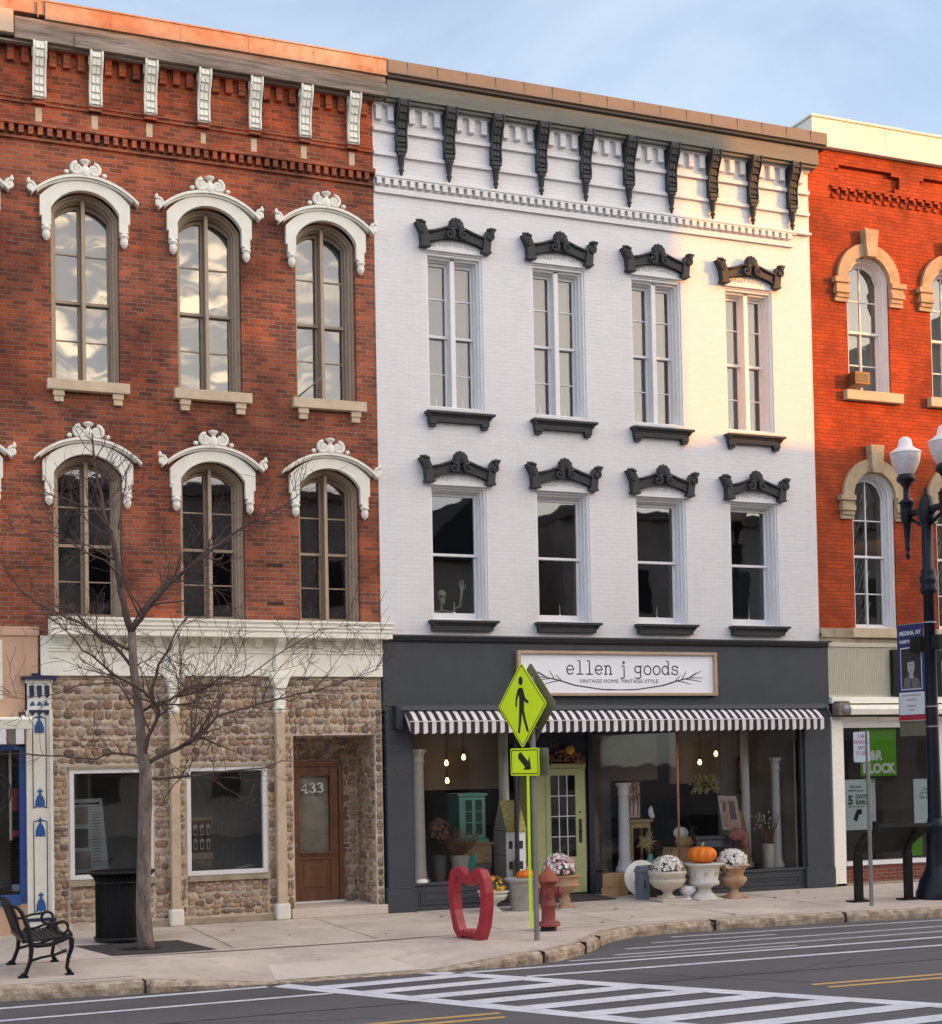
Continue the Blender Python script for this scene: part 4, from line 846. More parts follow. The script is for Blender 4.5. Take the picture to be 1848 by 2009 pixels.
for k in range(70):     # dried swag above the door
    a = R.uniform(-1, 1); m.ball((12.55+a*.42, 1.12+R.uniform(-.05, .02), 2.60-.10*a*a+R.uniform(-.09, .12)), (R.uniform(.02, .05), .03, R.uniform(.02, .045)), 6, 4, .3)
own(m, 'dried_swag', 'dried', 'swag of dried brown flowers hung over the pale green shop door', 'wreath')
m = MB(); m.ball((12.62, 1.06, 2.72), (.10, .06, .09), 10, 7); own(m, 'small_pumpkin', 'flower_yellow', 'little dull orange pumpkin in the dried swag above the green door', 'pumpkin')
# --- awning
A = T('striped_awning', 'black and white striped awning with scalloped valance over the grey shopfront', 'awning', (13, -.1, 3.4))
h = MB(); h.box(8.80, 17.42, -.20, -.05, 3.36, 3.50); h.prism([(-.07, 3.52), (-.22, 3.50), (-.26, 3.42), (-.22, 3.40), (-.07, 3.40)], 8.80, 17.50, 'yz'); h.build('housing', 'grey_paint', A, .006)
h = MB(); h.box(8.72, 8.86, -.24, 0, 3.10, 3.50); h.build('end_box', 'navy', A, .02); h = MB(); h.prism([(-.05, 3.50), (-.30, 3.44), (-.48, 3.22), (-.20, 3.42)], 17.40, 17.42, 'yz'); h.build('end_box', 'grey_paint', A)
xa, xb = 8.88, 17.20; nst = 106; dx = (xb-xa)/nst
fb = MB()
for k in range(nst):
    fb.m = k % 2; x0, x1 = xa+k*dx, xa+(k+1)*dx
    sg = .012*sin(k*.9)
    P = [(-.18, 3.43), (-.34, 3.345+sg*.3), (-.49, 3.225)]
    for (y0, z0), (y1, z1) in zip(P, P[1:]): fb.add([(x0, y0, z0), (x1, y0, z0), (x1, y1, z1), (x0, y1, z1)], [(0, 1, 2, 3)])
for k in range(nst):
    fb.m = k % 2
    for q in range(2):
        x0, x1 = xa+(k+q/2)*dx, xa+(k+q/2+.5)*dx
        s_ = lambda x: 3.035-.024*abs(sin((x-xa)/(dx*2)*pi))
        yv = -.49+.006*sin(x0*17)
        fb.add([(x0, yv, s_(x0)), (x1, -.49+.006*sin(x1*17), s_(x1)), (x1, -.49, 3.225), (x0, -.49, 3.225)], [(0, 1, 2, 3)])
fb.m = 1; fb.box(xa, xb, -.498, -.482, 3.217, 3.232)
fb.build('fabric', ['awning_black', 'awning_white'], A)
for x in (xa, xb-.006):
    e = MB(); e.prism([(-.18, 3.41), (-.18, 3.39), (-.48, 3.05), (-.49, 3.19)], x, x+.006, 'yz'); e.build('end_flap', 'awning_white', A)
e = MB(); e.tube([(xa, -.18, 3.25), (xb, -.18, 3.25)], .03, 8); e.build('arm', 'dark_grey', A)
# --- shop sign
G = T('shop_sign', 'white oblong sign in a wooden frame reading ellen j goods on the grey fascia', 'sign', (13.05, -.06, 4.07))
s = MB(); s.box(11.10, 15.04, -.09, -.052, 3.72, 4.42); s.build('board', 'sign_white', G)
s = MB(); fx0, fx1, fz0, fz1 = 11.04, 15.10, 3.67, 4.47
s.box(fx0, fx1, -.15, -.05, fz1-.05, fz1); s.box(fx0, fx1, -.15, -.05, fz0, fz0+.05); s.box(fx0, fx0+.06, -.15, -.05, fz0+.05, fz1-.05); s.box(fx1-.06, fx1, -.15, -.05, fz0+.05, fz1-.05); s.build('frame', 'sign_frame', G, .004)
# typewriter lettering as strokes with slab serifs
def stroke_text(s, x0, z0, sz, wch, th, m, parent, y):
    a = lambda cx, cz, rx, rz, t0, t1, n=14: [(cx+rx*cos(radians(t0+(t1-t0)*i/n)), cz+rz*sin(radians(t0+(t1-t0)*i/n))) for i in range(n+1)]
    GL = {'e': [a(.5, .5, .36, .48, 0, 325)+[], [(.14, .5), (.86, .5)]], 'l': [[(.25, 1.5), (.52, 1.5), (.52, .03)], [(.16, .03), (.86, .03)]],
          'n': [[(.06, .95), (.24, .95), (.24, .03)], a(.5, .62, .26, .34, 170, 0)+[(.76, .03)], [(.08, .03), (.40, .03)], [(.60, .03), (.94, .03)]],
          'j': [[(.30, .95), (.58, .95), (.58, -.2)]+a(.36, -.2, .22, .22, 0, -140, 8)], 'o': [a(.5, .5, .37, .48, 0, 360, 20)],
          'g': [a(.45, .58, .32, .37, 0, 360, 20), [(.95, .97), (.74, .97), (.74, -.15)]+a(.44, -.15, .30, .27, 0, -150, 10)],
          'd': [a(.43, .5, .33, .47, 0, 360, 20), [(.55, 1.5), (.78, 1.5), (.78, .03), (.96, .03)]],
          's': [a(.5, .73, .29, .23, 30, 250, 10)[:-1]+a(.5, .27, .31, .25, 90, -150, 12), [(.80, .68), (.80, .95)], [(.18, .05), (.18, .33)]]}
    mb = MB(); x = x0
    for ch in s:
        if ch != ' ':
            for ln in GL[ch]:
                mb.tube([(x+p[0]*wch, y, z0+p[1]*sz) for p in ln], th, 5)
            if ch == 'j': mb.ball((x+.55*wch, y, z0+1.32*sz), (.026, .01, .026), 8, 5)
        x += wch*(1.0 if ch != ' ' else .62)
    for i, v in enumerate(mb.v): mb.v[i] = (v[0], y+(v[1]-y)*.25, v[2])
    return mb.build('lettering', m, parent)
stroke_text('ellen j goods', 11.99, 4.055, .165, .1905, .0115, 'ink', G, -.093)
text('VINTAGE HOME, VINTAGE STYLE', .092, (13.07, -.093, 3.905), 'ink_grey', G, ext=.002, sx=1.18, bold=0)
br = MB()
def twig(p0, p1, r0, r1): br.tube([(p0[0], -.093, p0[1]), ((p0[0]+p1[0])/2, -.093, (p0[1]+p1[1])/2+.004), (p1[0], -.093, p1[1])], [r0, (r0+r1)/2, r1], 5)
for k in (-1, 1):
    cx = 13.07; P = [(cx+k*(-.25), 3.775), (cx+k*.35, 3.785), (cx+k*.9, 3.86), (cx+k*1.2, 3.945), (cx+k*1.45, 4.0), (cx+k*1.62, 4.10)]
    br.tube([(x, -.093, z) for x, z in P], [.006, .010, .012, .012, .009, .005], 5)
    for a, b in (((1.15, 3.93), (1.28, 4.05)), ((1.2, 3.945), (1.5, 3.88)), ((1.3, 3.965), (1.4, 4.12)), ((1.38, 3.98), (1.72, 3.93)), ((1.45, 4.0), (1.74, 4.0)), ((1.5, 4.02), (1.72, 4.13))): twig((cx+k*a[0], a[1]), (cx+k*b[0], b[1]), .009, .006)
for i, v in enumerate(br.v): br.v[i] = (v[0], -.093+(v[1]+.093)*.25, v[2])
br.build('branch_emblem', 'ink', G)
# ------------------------------------------------------------ right-hand building
RB = T('orange_brick_building', 'orange red brick building with round stone window arches at the right edge', 'building', (20, 0, 0))
RX = [18.85, 20.88, 22.9]
holes = []
for c in RX: holes += [(c-.50, c+.50, 9.62, 12.35), (c-.50, c+.50, 4.98, 8.08)]
w = MB(); w.wall(17.502, 26, 4.72, 14.39, holes+[(18.14, 19.70, 13.66, 14.12), (20.2, 21.76, 13.66, 14.12)], .006, .30)
w.box(17.502, 17.8, .34, 11, 3.6, 14.6); w.box(17.8, 26, 10.7, 11, 0, 14.6)
for x0 in (18.14, 20.2):
    w.box(x0, x0+1.56, .10, .2, 13.66, 14.12)
    for k, (dx_, dz_) in enumerate(((.16, .0), (.08, .075), (.0, .15))): pass
    w.box(x0, x0+.12, .006, .1, 13.66, 13.95); w.box(x0+1.44, x0+1.56, .006, .1, 13.66, 13.80); w.box(x0+1.36, x0+1.56, .006, .1, 14.05, 14.12); w.box(x0, x0+.1, .006, .1, 14.05, 14.12)
for k in range(20):
    x = 18.05+k*.205; w.box(x, x+.12, -.05, .006, 13.60, 13.66); w.box(x+.08, x+.14, -.07, .006, 13.52, 13.60); w.box(x, x+.09, -.03, .006, 13.44, 13.52)
w.box(18.02, 22, -.03, .006, 13.66, 13.70)
w.build('wall', 'orange_brick', RB)
fl = MB(); fl.box(17.8, 26, .34, 10.7, 14.2, 14.4); fl.box(17.8, 26, .34, 10.7, 4.4, 4.6); fl.box(17.8, 26, .34, 10.7, 8.3, 8.45); fl.box(17.8, 26, 4.2, 4.3, 4.6, 14.2); fl.build('floor_slab', 'interior_dark', RB)
co = MB(); co.box(17.55, 26, -.11, 2.2, 14.39, 14.94); co.box(17.52, 26, -.14, 2.2, 14.94, 14.98)
for x in (19.3, 21.5): co.box(x, x+.015, -.116, 0, 14.40, 14.94)
co.build('parapet', 'pale_metal', RB)
def arch_window(c, zs, zb, r, rails, muntins, back, curtain=False):
    g = MB(); inn = arc(c, zs, .50, .4999, 20); ot = arc(c, zs, .745, .7449, 20); ring(g, inn, ot, -.07, .05)
    o = g.build('stone_arch', 'arch_stone', RB)
    k = MB(); k.prism([(c-.10, zs+.46), (c+.12, zs+.46), (c+.19, zs+1.01), (c-.15, zs+1.01)], -.16, .02); k.build('keystone', 'arch_stone', o, .01)
    for sx in (-1, 1):
        m = MB(); a, b = sorted((c+sx*.50, c+sx*.82))
        for z0, z1, e, y in ((-.10, 0, .03, -.13), (-.20, -.10, -.02, -.09), (-.30, -.20, .0, -.12), (-.38, -.30, -.03, -.08), (-.46, -.38, -.01, -.05)):
            m.box(a-(e if sx < 0 else 0), b+(e if sx > 0 else 0), y, .0, zs+z0, zs+z1)
        m.build('impost', 'arch_stone', o)
    wn = casing(RB, c, .50, zb, zs, .4999, 'white_trim', .04, .30, 0, rails, muntins, vm=True, back=back, bot=.06, stile=.04)
    s = MB(); s.box(c-.64, c+.72, -.12, .3, zb-.20, zb-.01); s.build('sill', 'sill_stone', wn, .01)
    return wn
for i, c in enumerate(RX):
    arch_window(c, 11.85, 9.66, .5, (10.89,), (11.52, 10.25), 'blind')
    wn = arch_window(c, 7.58, 5.0, .5, (6.43,), (7.15, 5.70), None)
    cu = MB(); rr = random.Random(5+i)
    for k in range(34):
        x = c+rr.uniform(-.42, .05); z = rr.uniform(5.1, 7.6); L_ = rr.uniform(.2, .6); wd = rr.uniform(.015, .04); s_ = rr.uniform(.2, .5)
        cu.prism([(x, z), (x+wd, z), (x+wd+L_*s_, z+L_), (x+L_*s_, z+L_)], .42, .425)
    cu.build('slanted_strip', 'blind', wn)  # scattered pale slanted strips behind the lower arched panes
m = MB(); m.box(17.505, 26, -.04, .2, 4.70, 4.98); m.box(17.505, 26, -.07, .2, 4.80, 4.88); m.build('stone_band', 'old_stone', RB)
rs2 = MB()
k = 0
rs2.box(17.66, 26, -.03, .1, 3.64, 4.70)
while 17.70+k*.052 < 24: rs2.box(17.70+k*.052, 17.722+k*.052, -.042, -.03, 3.70, 4.60); k += 1
rs2.box(17.66, 26, -.06, .1, 4.62, 4.70); rs2.build('corrugated_fascia', 'corrugated', RB)
m = MB(); m.box(17.67, 26, -.12, .1, 3.52, 3.64); m.box(17.68, 17.94, -.06, .3, 0, 3.20); m.box(17.68, 26, -.03, .3, 3.18, 3.26); 
frm = m.build('shopfront', 'cream_paint', RB, .006)
m = MB(); m.prism([(0, 3.50), (-.28, 3.48), (-.36, 3.40), (-.33, 3.30), (-.25, 3.29), (-.20, 3.36), (0, 3.36)], 17.95, 26, 'yz'); m.build('fabric', 'cream_paint').name = 'folded_awning'; tag(bpy.data.objects['folded_awning'], 'folded cream awning along the shop front at the right edge', 'awning')
FA = bpy.data.objects['folded_awning']; m = MB(); m.box(17.70, 17.95, -.30, -.05, 3.28, 3.56); m.build('end_box', 'old_wood', FA, .02); m = MB(); m.ball((17.84, -.31, 3.40), (.09, .03, .10), 10, 6, .2); m.build('end_disc', 'galvanised', FA)
m = MB(); m.box(18.8, 26, -.10, -.02, 3.2, 3.24); m.build('front_bar', 'cream_paint', FA)
m = MB(); m.box(17.94, 17.98, -.02, .2, .38, 3.18); m.box(17.98, 26, -.05, .2, .38, .46); m.box(17.98, 26, .0, .2, 3.05, 3.18); m.box(20.3, 20.4, 0, .2, .46, 3.05); m.build('window_frame', 'white_trim', frm)
m = MB(); m.box(17.94, 26, -.0, .2, 0, .38); m.build('brick_base', 'low_brick', frm); m = MB(); m.box(17.7, 26, -.06, .1, 0, .05); m.build('plinth', 'old_stone', frm)
m = MB(); m.add([(17.98, .1, .46), (26, .1, .46), (26, .1, 3.05), (17.98, .1, 3.05)], [(0, 1, 2, 3)]); m.build('pane', 'glass_shop', frm)
m = MB(); m.box(17.8, 26, 3.5, 3.6, 0, 4.4); m.box(17.8, 26, .3, 3.6, 4.3, 4.4); m.box(18.2, 18.5, 2.0, 2.1, 0, 3.0); m.box(19.6, 19.8, 1.2, 1.3, 0, 3); m.build('shop_room', 'interior_mid', frm)
# lit box sign on the corrugated fascia
SG = T('box_sign', 'dark box sign with a bright green bar on the cream corrugated fascia', 'sign', (20, -.1, 4.1))
m = MB(); m.box(19.10, 22.5, -.16, -.045, 3.68, 4.57); m.build('case', 'black_iron', SG, .01); m = MB(); m.box(19.26, 19.50, -.166, -.16, 3.72, 4.54); m.build('green_bar', 'lime_panel', SG)
m = MB(); m.box(20.28, 20.42, -.166, -.16, 3.90, 4.35); m.box(20.46, 20.75, -.166, -.16, 3.9, 4.35); m.build('letter_panel', 'sign_white', SG)
# posters and things in that shop window
P = T('green_poster', 'square green poster with white lettering hanging in the right-hand shop window', 'poster', (18.9, .16, 2.6)); m = MB(); m.box(18.47, 19.33, .12, .13, 2.10, 3.04); m.build('sheet', 'poster_green', P)
text('H&R\nBLOCK', .255, (18.52, .117, 2.42), 'sign_white', P, ax='LEFT', ext=.002, bold=.012, sx=.92)
P = T('white_poster', 'pale poster with green figure 5 low in the right-hand shop window', 'poster', (18.3, .14, 1.6)); m = MB(); m.box(17.99, 18.70, .11, .12, 1.06, 2.04); m.build('sheet', 'poster_white', P)
text('Get your\nrefund up to', .075, (18.33, .107, 1.88), 'sign_black', P, ext=.001); text('5', .24, (18.20, .107, 1.56), 'leaf_green', P, ext=.001, bold=.01); text('DAYS\nEARLY', .115, (18.32, .107, 1.67), 'leaf_green', P, ax='LEFT', ext=.001, bold=.004)
text('with direct deposit', .05, (18.33, .107, 1.50), 'sign_black', P, ext=.001)
m = MB(); m.prism([(18.26, 1.26), (18.34, 1.22), (18.40, 1.38), (18.32, 1.42)], .106, .109); m.prism([(18.34, 1.36), (18.46, 1.36), (18.46, 1.46), (18.34, 1.46)], .106, .109); m.build('picture', 'sign_black', P)
P = T('second_white_poster', 'narrow pale poster behind the lamp post in the right-hand shop window', 'poster', (19.9, .14, 1.5)); P.name = 'white_poster.001'; LOC[P.name] = Matrix.Translation((19.9, .14, 1.5)).inverted()
m = MB(); m.box(19.72, 20.28, .11, .12, 1.06, 2.02); m.build('sheet', 'poster_white', P); text('Live\nfor less\nThis year', .085, (20.0, .107, 1.80), 'leaf_green', P, ext=.001)
m = MB(); m.box(19.66, 19.98, .2, .21, .50, .92); own(m, 'leaflet', 'poster_green', 'small green leaflet standing low in the right-hand shop window', 'leaflet')
m = MB(); m.box(18.72, 18.98, .35, .37, 1.2, 2.05); own(m, 'paper_sheet', 'paper', 'pale blue paper sheet hanging beside the poster with the figure 5', 'paper')
# ------------------------------------------------------------ buildings across the street (behind the camera)
mat('far_brick', (.48, .38, .32), .9, .2, 1)
def across(name, label, x0, x1, y0, y1, h, gable=0, m='far_brick'):
    t = T('far_building', label, 'building', ((x0+x1)/2, y0, 0)); a = MB(); a.box(x0, x1, y1, y0, RZ, h); wl_ = a.build('wall', m, t)
    if gable: a = MB(); a.prism([(x0-.3, h), (x1+.3, h), ((x0+x1)/2, h+gable)], y1-.3, y0+.3); a.build('roof', 'roof_tar', t)
    else: a = MB(); a.box(x0-.05, x1+.05, y1, y0+.4, h, h+.4); a.build('cornice', 'old_wood', t)
    n = int((x1-x0)/2.4)
    for fz in (1.2, 5.2, 9.2, 13.2, 17.2):
        if fz+2.4 > h: break
        for k in range(n):
            xx = x0+(x1-x0)*(k+.5)/n; a = MB(); a.box(xx-.55, xx+.55, y0, y0+.05, fz, fz+2.0); a.build('window', 'black_iron', t)
    return t
across('opposite_block', 'brick block across the street behind the camera, left part', -30, 20.5, -36, -50, 13.6)
across('opposite_gabled_house', 'gabled house across the street behind the camera', 23.2, 28.6, -36, -46, 11.2, 3.2)
across('opposite_shop', 'lower brick shop across the street behind the camera', 30.2, 53.5, -36, -50, 13.4)
across('opposite_tall_block', 'tall brick block across the street to the right of the camera', 53.8, 68.12, -37.5, -52, 25.15)
across('opposite_long_block', 'long brick block across the street far to the right of the camera', 68.3, 125, -37.5, -52, 19.5)
# ------------------------------------------------------------ things in the upper windows
k = 0
lab = {0: 'leftmost', 1: 'second', 2: 'third', 3: 'fourth'}
cb = None
def candle(x, z, label):
    m = MB(); m.lathe([(.022, z), (.022, z+.02), (.011, z+.03), (.010, z+.16), (.005, z+.20), (.002, z+.215)], (x, .335), 8)
    own(m, 'window_candle', 'candle', label, 'candle', 'window candles in the white building')
for i, c in enumerate(WX):
    for s_, nm in ((-.25, 'left'), (.25, 'right')): candle(c+s_, 8.76, 'small white window candle in %s light of %s upper window of the white building' % (nm, lab[i]))
    candle(c+(.06 if i else .02), 5.14, 'small white candle on the sill of the %s lower window of the white building' % lab[i])
sk = MB()
X_, Y_, Z_ = 9.88, .52, 5.38
sk.ball((X_, Y_, Z_+.10), (.088, .10, .10), 14, 10); sk.ball((X_, Y_-.03, Z_+.01), (.060, .06, .065), 10, 7); sk.box(X_-.035, X_+.035, Y_-.085, Y_-.02, Z_-.055, Z_-.01)
sk.tube([(X_, Y_, Z_-.02), (X_, Y_+.01, Z_-.18)], .022, 7); sk.tube([(X_-.22, Y_, Z_-.20), (X_, Y_-.03, Z_-.17), (X_+.20, Y_, Z_-.20)], .016, 6)
for k in range(4): sk.tube([(X_-.13+.02*k, Y_, Z_-.22-.05*k), (X_, Y_-.08, Z_-.24-.05*k), (X_+.13-.02*k, Y_, Z_-.22-.05*k)], .009, 5)
for s_ in (-1, 1): sk.ball((X_+s_*.21, Y_, Z_-.2), .03, 8, 5)
sk.tube([(X_+.21, Y_, Z_-.2), (X_+.24, Y_-.02, Z_-.13), (X_+.33, Y_-.05, Z_-.10)], [.014, .012, .012], 6)
sk.ball((X_+.33, Y_-.05, Z_-.09), (.03, .025, .02), 8, 5)
sk.tube([(X_+.32, Y_-.05, Z_-.10), (X_+.36, Y_-.06, Z_+.20)], .012, 6); sk.tube([(X_+.345, Y_-.05, Z_-.10), (X_+.385, Y_-.06, Z_+.20)], .010, 6)
sk.ball((X_+.37, Y_-.06, Z_+.23), (.04, .015, .045), 8, 6)
for k, (dx_, L_) in enumerate(((-.035, .085), (-.015, .12), (.005, .13), (.025, .115))): sk.tube([(X_+.37+dx_, Y_-.06, Z_+.25), (X_+.365+dx_*1.4, Y_-.07, Z_+.25+L_*.6), (X_+.355+dx_*1.5, Y_-.08, Z_+.25+L_)], [.010, .008, .006], 5)
sk.tube([(X_+.40, Y_-.06, Z_+.20), (X_+.43, Y_-.07, Z_+.25), (X_+.435, Y_-.07, Z_+.29)], [.01, .008, .006], 5)
skt = T('skeleton', 'plastic skeleton waving one hand behind the lower left window of the white building', 'skeleton', (X_, Y_, 5.0)); skb = sk.build('skull_and_bones', 'bone', skt)
e = MB()
for s_ in (-1, 1): e.ball((X_+s_*.032, Y_-.088, Z_+.075), (.020, .014, .022), 8, 6)
e.ball((X_, Y_-.092, Z_+.035), (.010, .008, .015), 6, 4); e.box(X_-.028, X_+.028, Y_-.0885, Y_-.083, Z_-.028, Z_-.018)
e.build('eye_sockets', 'sign_black', skt)
# ------------------------------------------------------------ things in the brick building's shop windows
P = T('display_board', 'tall white display board with photographs leaning in the left cobblestone shop window', 'display board', (3.6, .4, .8))
m = MB(); m.prism([(3.28, .86), (4.02, .90), (3.92, 2.06), (3.32, 2.05)], .40, .43); m.build('board', 'paper', P)
for a, b, c_, d_, mm in ((3.38, 3.70, 1.65, 1.93, 'face_grey'), (3.38, 3.70, 1.28, 1.58, 'banner_grey'), (3.40, 3.74, .94, 1.22, 'face_grey'), (3.36, 3.88, 1.965, 1.995, 'ink')):
    m = MB(); m.box(a, b, .395, .40, c_, d_); m.build('photograph', mm, P)
text('MEDINA', .035, (3.62, .393, 1.97), 'paper', P, ext=.001)
m = MB()
for k in range(16): m.box(3.76, 3.90-.012*(k % 3), .397, .40, 1.05+k*.05, 1.062+k*.05)
m.build('printed_lines', 'banner_grey', P)
P = T('model_building', 'small dark red model of the brick building in the right cobblestone shop window', 'model', (5.55, .4, .85))
m = MB(); m.box(5.36, 5.68, .38, .50, 1.13, 1.66); m.build('wall', 'low_brick', P); m = MB(); m.box(5.35, 5.69, .36, .51, 1.66, 1.70); m.box(5.34, 5.70, .34, .52, 1.02, 1.13); m.build('cornice', 'sill_stone', P); m = MB(); m.box(5.36, 5.68, .38, .50, .84, 1.02); m.build('base', 'old_stone', P)
for k in range(3):
    for z in (1.18, 1.41):
        x = 5.415+k*.107; m = MB(); m.prism([(x-.028, z), (x+.028, z), (x+.028, z+.14), (x+.045, z+.14), (x, z+.185), (x-.045, z+.14), (x-.028, z+.14)], .366, .38); m.build('window', 'white_trim', P); m = MB(); m.box(x-.016, x+.016, .362, .366, z+.02, z+.12); m.build('pane', 'ink', P)
for k in range(8): pass
m = MB(); m.box(5.98, 6.0, .8, .82, .66, 2.9); m.box(6.12, 6.14, .8, .82, .66, 2.9); m.box(5.90, 6.45, .8, .82, 1.25, 1.27); m.box(5.90, 6.45, .8, .82, 1.62, 1.64); m.box(5.90, 6.45, .8, .82, 2.0, 2.02); m.build('door_glimpse', 'grey_wood', BB).name = 'inner_door'
# left neighbour window goods
P = T('window_banner', 'black sign with a white round emblem inside the blue shop window at the left edge', 'sign', (2.2, .1, 2)); m = MB(); m.box(1.3, 2.42, .10, .12, 1.72, 2.80); m.build('board', 'ink', P)
m = MB(); m.add([], []); 
pts = [(2.22+.27*cos(a*pi/12), .09, 2.2+.30*sin(a*pi/12)) for a in range(25)]; m.tube(pts, .012, 5); pts = [(2.22+.2*cos(a*pi/12), .09, 2.2+.22*sin(a*pi/12)) for a in range(25)]; m.tube(pts, .008, 5); m.box(2.16, 2.28, .09, .10, 2.12, 2.30); m.build('emblem', 'banner_grey', P)
m = MB(); m.box(2.46, 2.50, .1, .12, 1.45, 2.85); own(m, 'hanging_strip', 'white_trim', 'thin white strip hanging beside the round emblem in the blue shop window', 'strip')
m = MB(); m.box(2.50, 2.60, .12, .13, 1.9, 2.25); m.box(2.50, 2.6, .12, .13, 1.5, 1.6); own(m, 'red_poster', 'banner_red', 'narrow red poster at the right edge of the blue shop window', 'poster')
m = MB()
for k in range(14): m.ball((2.35+R.uniform(-.12, .14), .3+R.uniform(-.05, .05), .68+R.uniform(0, .10)), .03, 6, 4)
m.tube([(2.38, .3, .7), (2.40, .3, .98)], [.03, .006], 6); own(m, 'small_ornament', 'banner_grey', 'little dark spire ornament on the sill of the blue shop window', 'ornament')
m = MB(); m.box(1.9, 2.22, .2, .3, .62, .92); own(m, 'white_box', 'paper', 'white card box on the sill of the blue shop window', 'box')
# ------------------------------------------------------------ inside the grey shop
def bulb(x, z, label, y=1.2):
    t = T('pendant_bulb', label, 'pendant lamp', (x, y, z), 'bare filament bulbs in the shop windows')
    m = MB(); m.tube([(x, y, z+.11), (x, y, 3.35)], .006, 5); m.build('cord', 'ink', t); m = MB(); m.lathe([(.018, z+.05), (.02, z+.10), (.01, z+.12)], (x, y), 8); m.build('socket', 'dark_wood', t)
    m = MB(); m.lathe([(.001, z-.055), (.022, z-.05), (.036, z-.02), (.036, z+.0), (.024, z+.03), (.015, z+.055)], (x, y), 10); m.build('glass_bulb', 'bulb', t)
bulb(10.19, 2.52, 'glowing bare bulb in the left shop window, the left one of its three'); bulb(10.53, 2.62, 'glowing bare bulb in the left shop window, the highest of its three'); bulb(10.22, 2.20, 'glowing bare bulb in the left shop window, the lowest of its three', 1.25)
bulb(15.49, 2.44, 'glowing bare bulb in the right shop window, the lower left of its two'); bulb(15.86, 2.60, 'glowing bare bulb in the right shop window, the upper right of its two')
def column(x, y, z0, z1, r, name, label, m_='white_paint'):
    m = MB(); m.lathe([(r*1.5, z0), (r*1.5, z0+.08), (r*1.15, z0+.12), (r*1.1, z0+.2), (r, z0+.25), (r*.85, z1-.30), (r*.85, z1-.24), (r*1.05, z1-.22), (r*.9, z1-.19), (r*.95, z1-.08), (r*1.3, z1-.04), (r*1.3, z1)], (x, y), 20)
    return own(m, name, m_, label, 'column')
column(9.24, .18, .44, 2.76, .125, 'salvaged_column', 'plain white wooden column standing at the left end of the left shop window', 'white_paint')
column(11.12, .75, .44, 3.35, .10, 'salvaged_column', 'slim cream column at the right end of the left shop window', 'cream_paint')
column(13.88, 1.35, .38, 2.07, .12, 'salvaged_column', 'white fluted column beside the tall pink picture in the right shop window', 'white_trim')
column(16.32, .9, .38, 3.35, .09, 'salvaged_column', 'white turned column behind the vase of dried branches in the right shop window', 'white_trim'); column(16.75, .5, .38, 2.5, .09, 'salvaged_column', 'white turned column at the far right end of the right shop window', 'white_trim')
# mint cabinet
P = T('mint_cabinet', 'mint green glazed cabinet standing on a wooden chest in the left shop window', 'cabinet', (10.5, .9, 1.2))
m = MB(); m.box(10.16, 10.66, .55, 1.10, 1.16, 1.92); m.box(10.13, 10.69, .52, 1.12, 1.92, 1.97); m.box(10.12, 10.70, .50, 1.12, 1.10, 1.16)
m.build('carcass', 'mint', P, .006)
for x in (10.28, 10.47): m = MB(); m.box(x, x+.12, .54, .545, 1.24, 1.85); m.build('glazed_door', 'mint_dark', P)
for x in (10.225, 10.435): 
    pass
m = MB(); 
for z in (1.45, 1.65): m.box(10.27, 10.60, .532, .54, z-.008, z+.008)
m.build('muntin', 'mint', P)
m = MB(); m.box(10.02, 10.75, .5, 1.1, .72, 1.10); m.box(9.98, 10.80, .46, 1.12, 1.06, 1.10); ch = own(m, 'wooden_chest', 'straw', 'pale wooden chest under the mint green cabinet in the left shop window', 'chest', bevel=.01)
m = MB(); m.box(10.02, 10.75, .55, 1.1, .44, .72); own(m, 'grey_trunk', 'slate_blue', 'grey trunk under the pale wooden chest in the left shop window', 'trunk')
def bunch(cx, cy, cz, r, n, mt, name, label, cat, rz=None, leaf=.05, stems=0, z0=0, parent=None):
    m = MB()
    for _ in range(n):
        th = R.uniform(0, 2*pi); ph = math.asin(R.uniform(-.35, 1)**1 if R.random() < .8 else R.uniform(.75, 1)); q = r*R.uniform(.85, 1.05)
        c = Vector((cx+q*cos(ph)*cos(th), cy+q*cos(ph)*sin(th), cz+(rz or r)*sin(ph)*R.uniform(.85, 1.05))); s_ = leaf*R.uniform(.6, 1.3)
        nn = (c-Vector((cx, cy, cz-.02))).normalized(); a = nn.orthogonal().normalized(); b = nn.cross(a); t = R.uniform(0, pi); a, b = a*cos(t)+b*sin(t), b*cos(t)-a*sin(t)
        for k in range(5):
            u = a*cos(k*2*pi/5)+b*sin(k*2*pi/5); v = a*cos((k+.5)*2*pi/5)+b*sin((k+.5)*2*pi/5); w_ = a*cos((k-.5)*2*pi/5)+b*sin((k-.5)*2*pi/5)
            m.add([c, c+v*s_*.45+nn*.005, c+u*s_+nn*s_*R.uniform(-.3, .5), c+w_*s_*.45+nn*.005], [(0, 1, 2, 3)])
    for _ in range(stems):
        x, y = cx+R.uniform(-r, r), cy+R.uniform(-r, r)*.5; m.tube([(cx, cy, z0), ((cx+x)/2, (cy+y)/2, (z0+cz)/2), (x, y, cz+R.uniform(-.3, 1)*r)], .005, 4)
    return m.build(name, mt, parent) if parent else own(m, name, mt, label, cat)
def flowers(t, cx, cy, cz, r, mt, rz=None, n=150, leaf=.04, name='flower'):
    g = MB(); g.ball((cx, cy, cz-.03), (r*.84, r*.84, (rz or r)*.80), 14, 9, .08); g.build('foliage', 'leaf_dark', t)
    return bunch(cx, cy, cz, r, n, mt, name, '', '', rz, leaf, parent=t)
t = T('dried_hydrangea', 'big bunch of dried brown hydrangeas in a zinc bucket in the left shop window', 'dried flowers', (9.75, .45, .5))
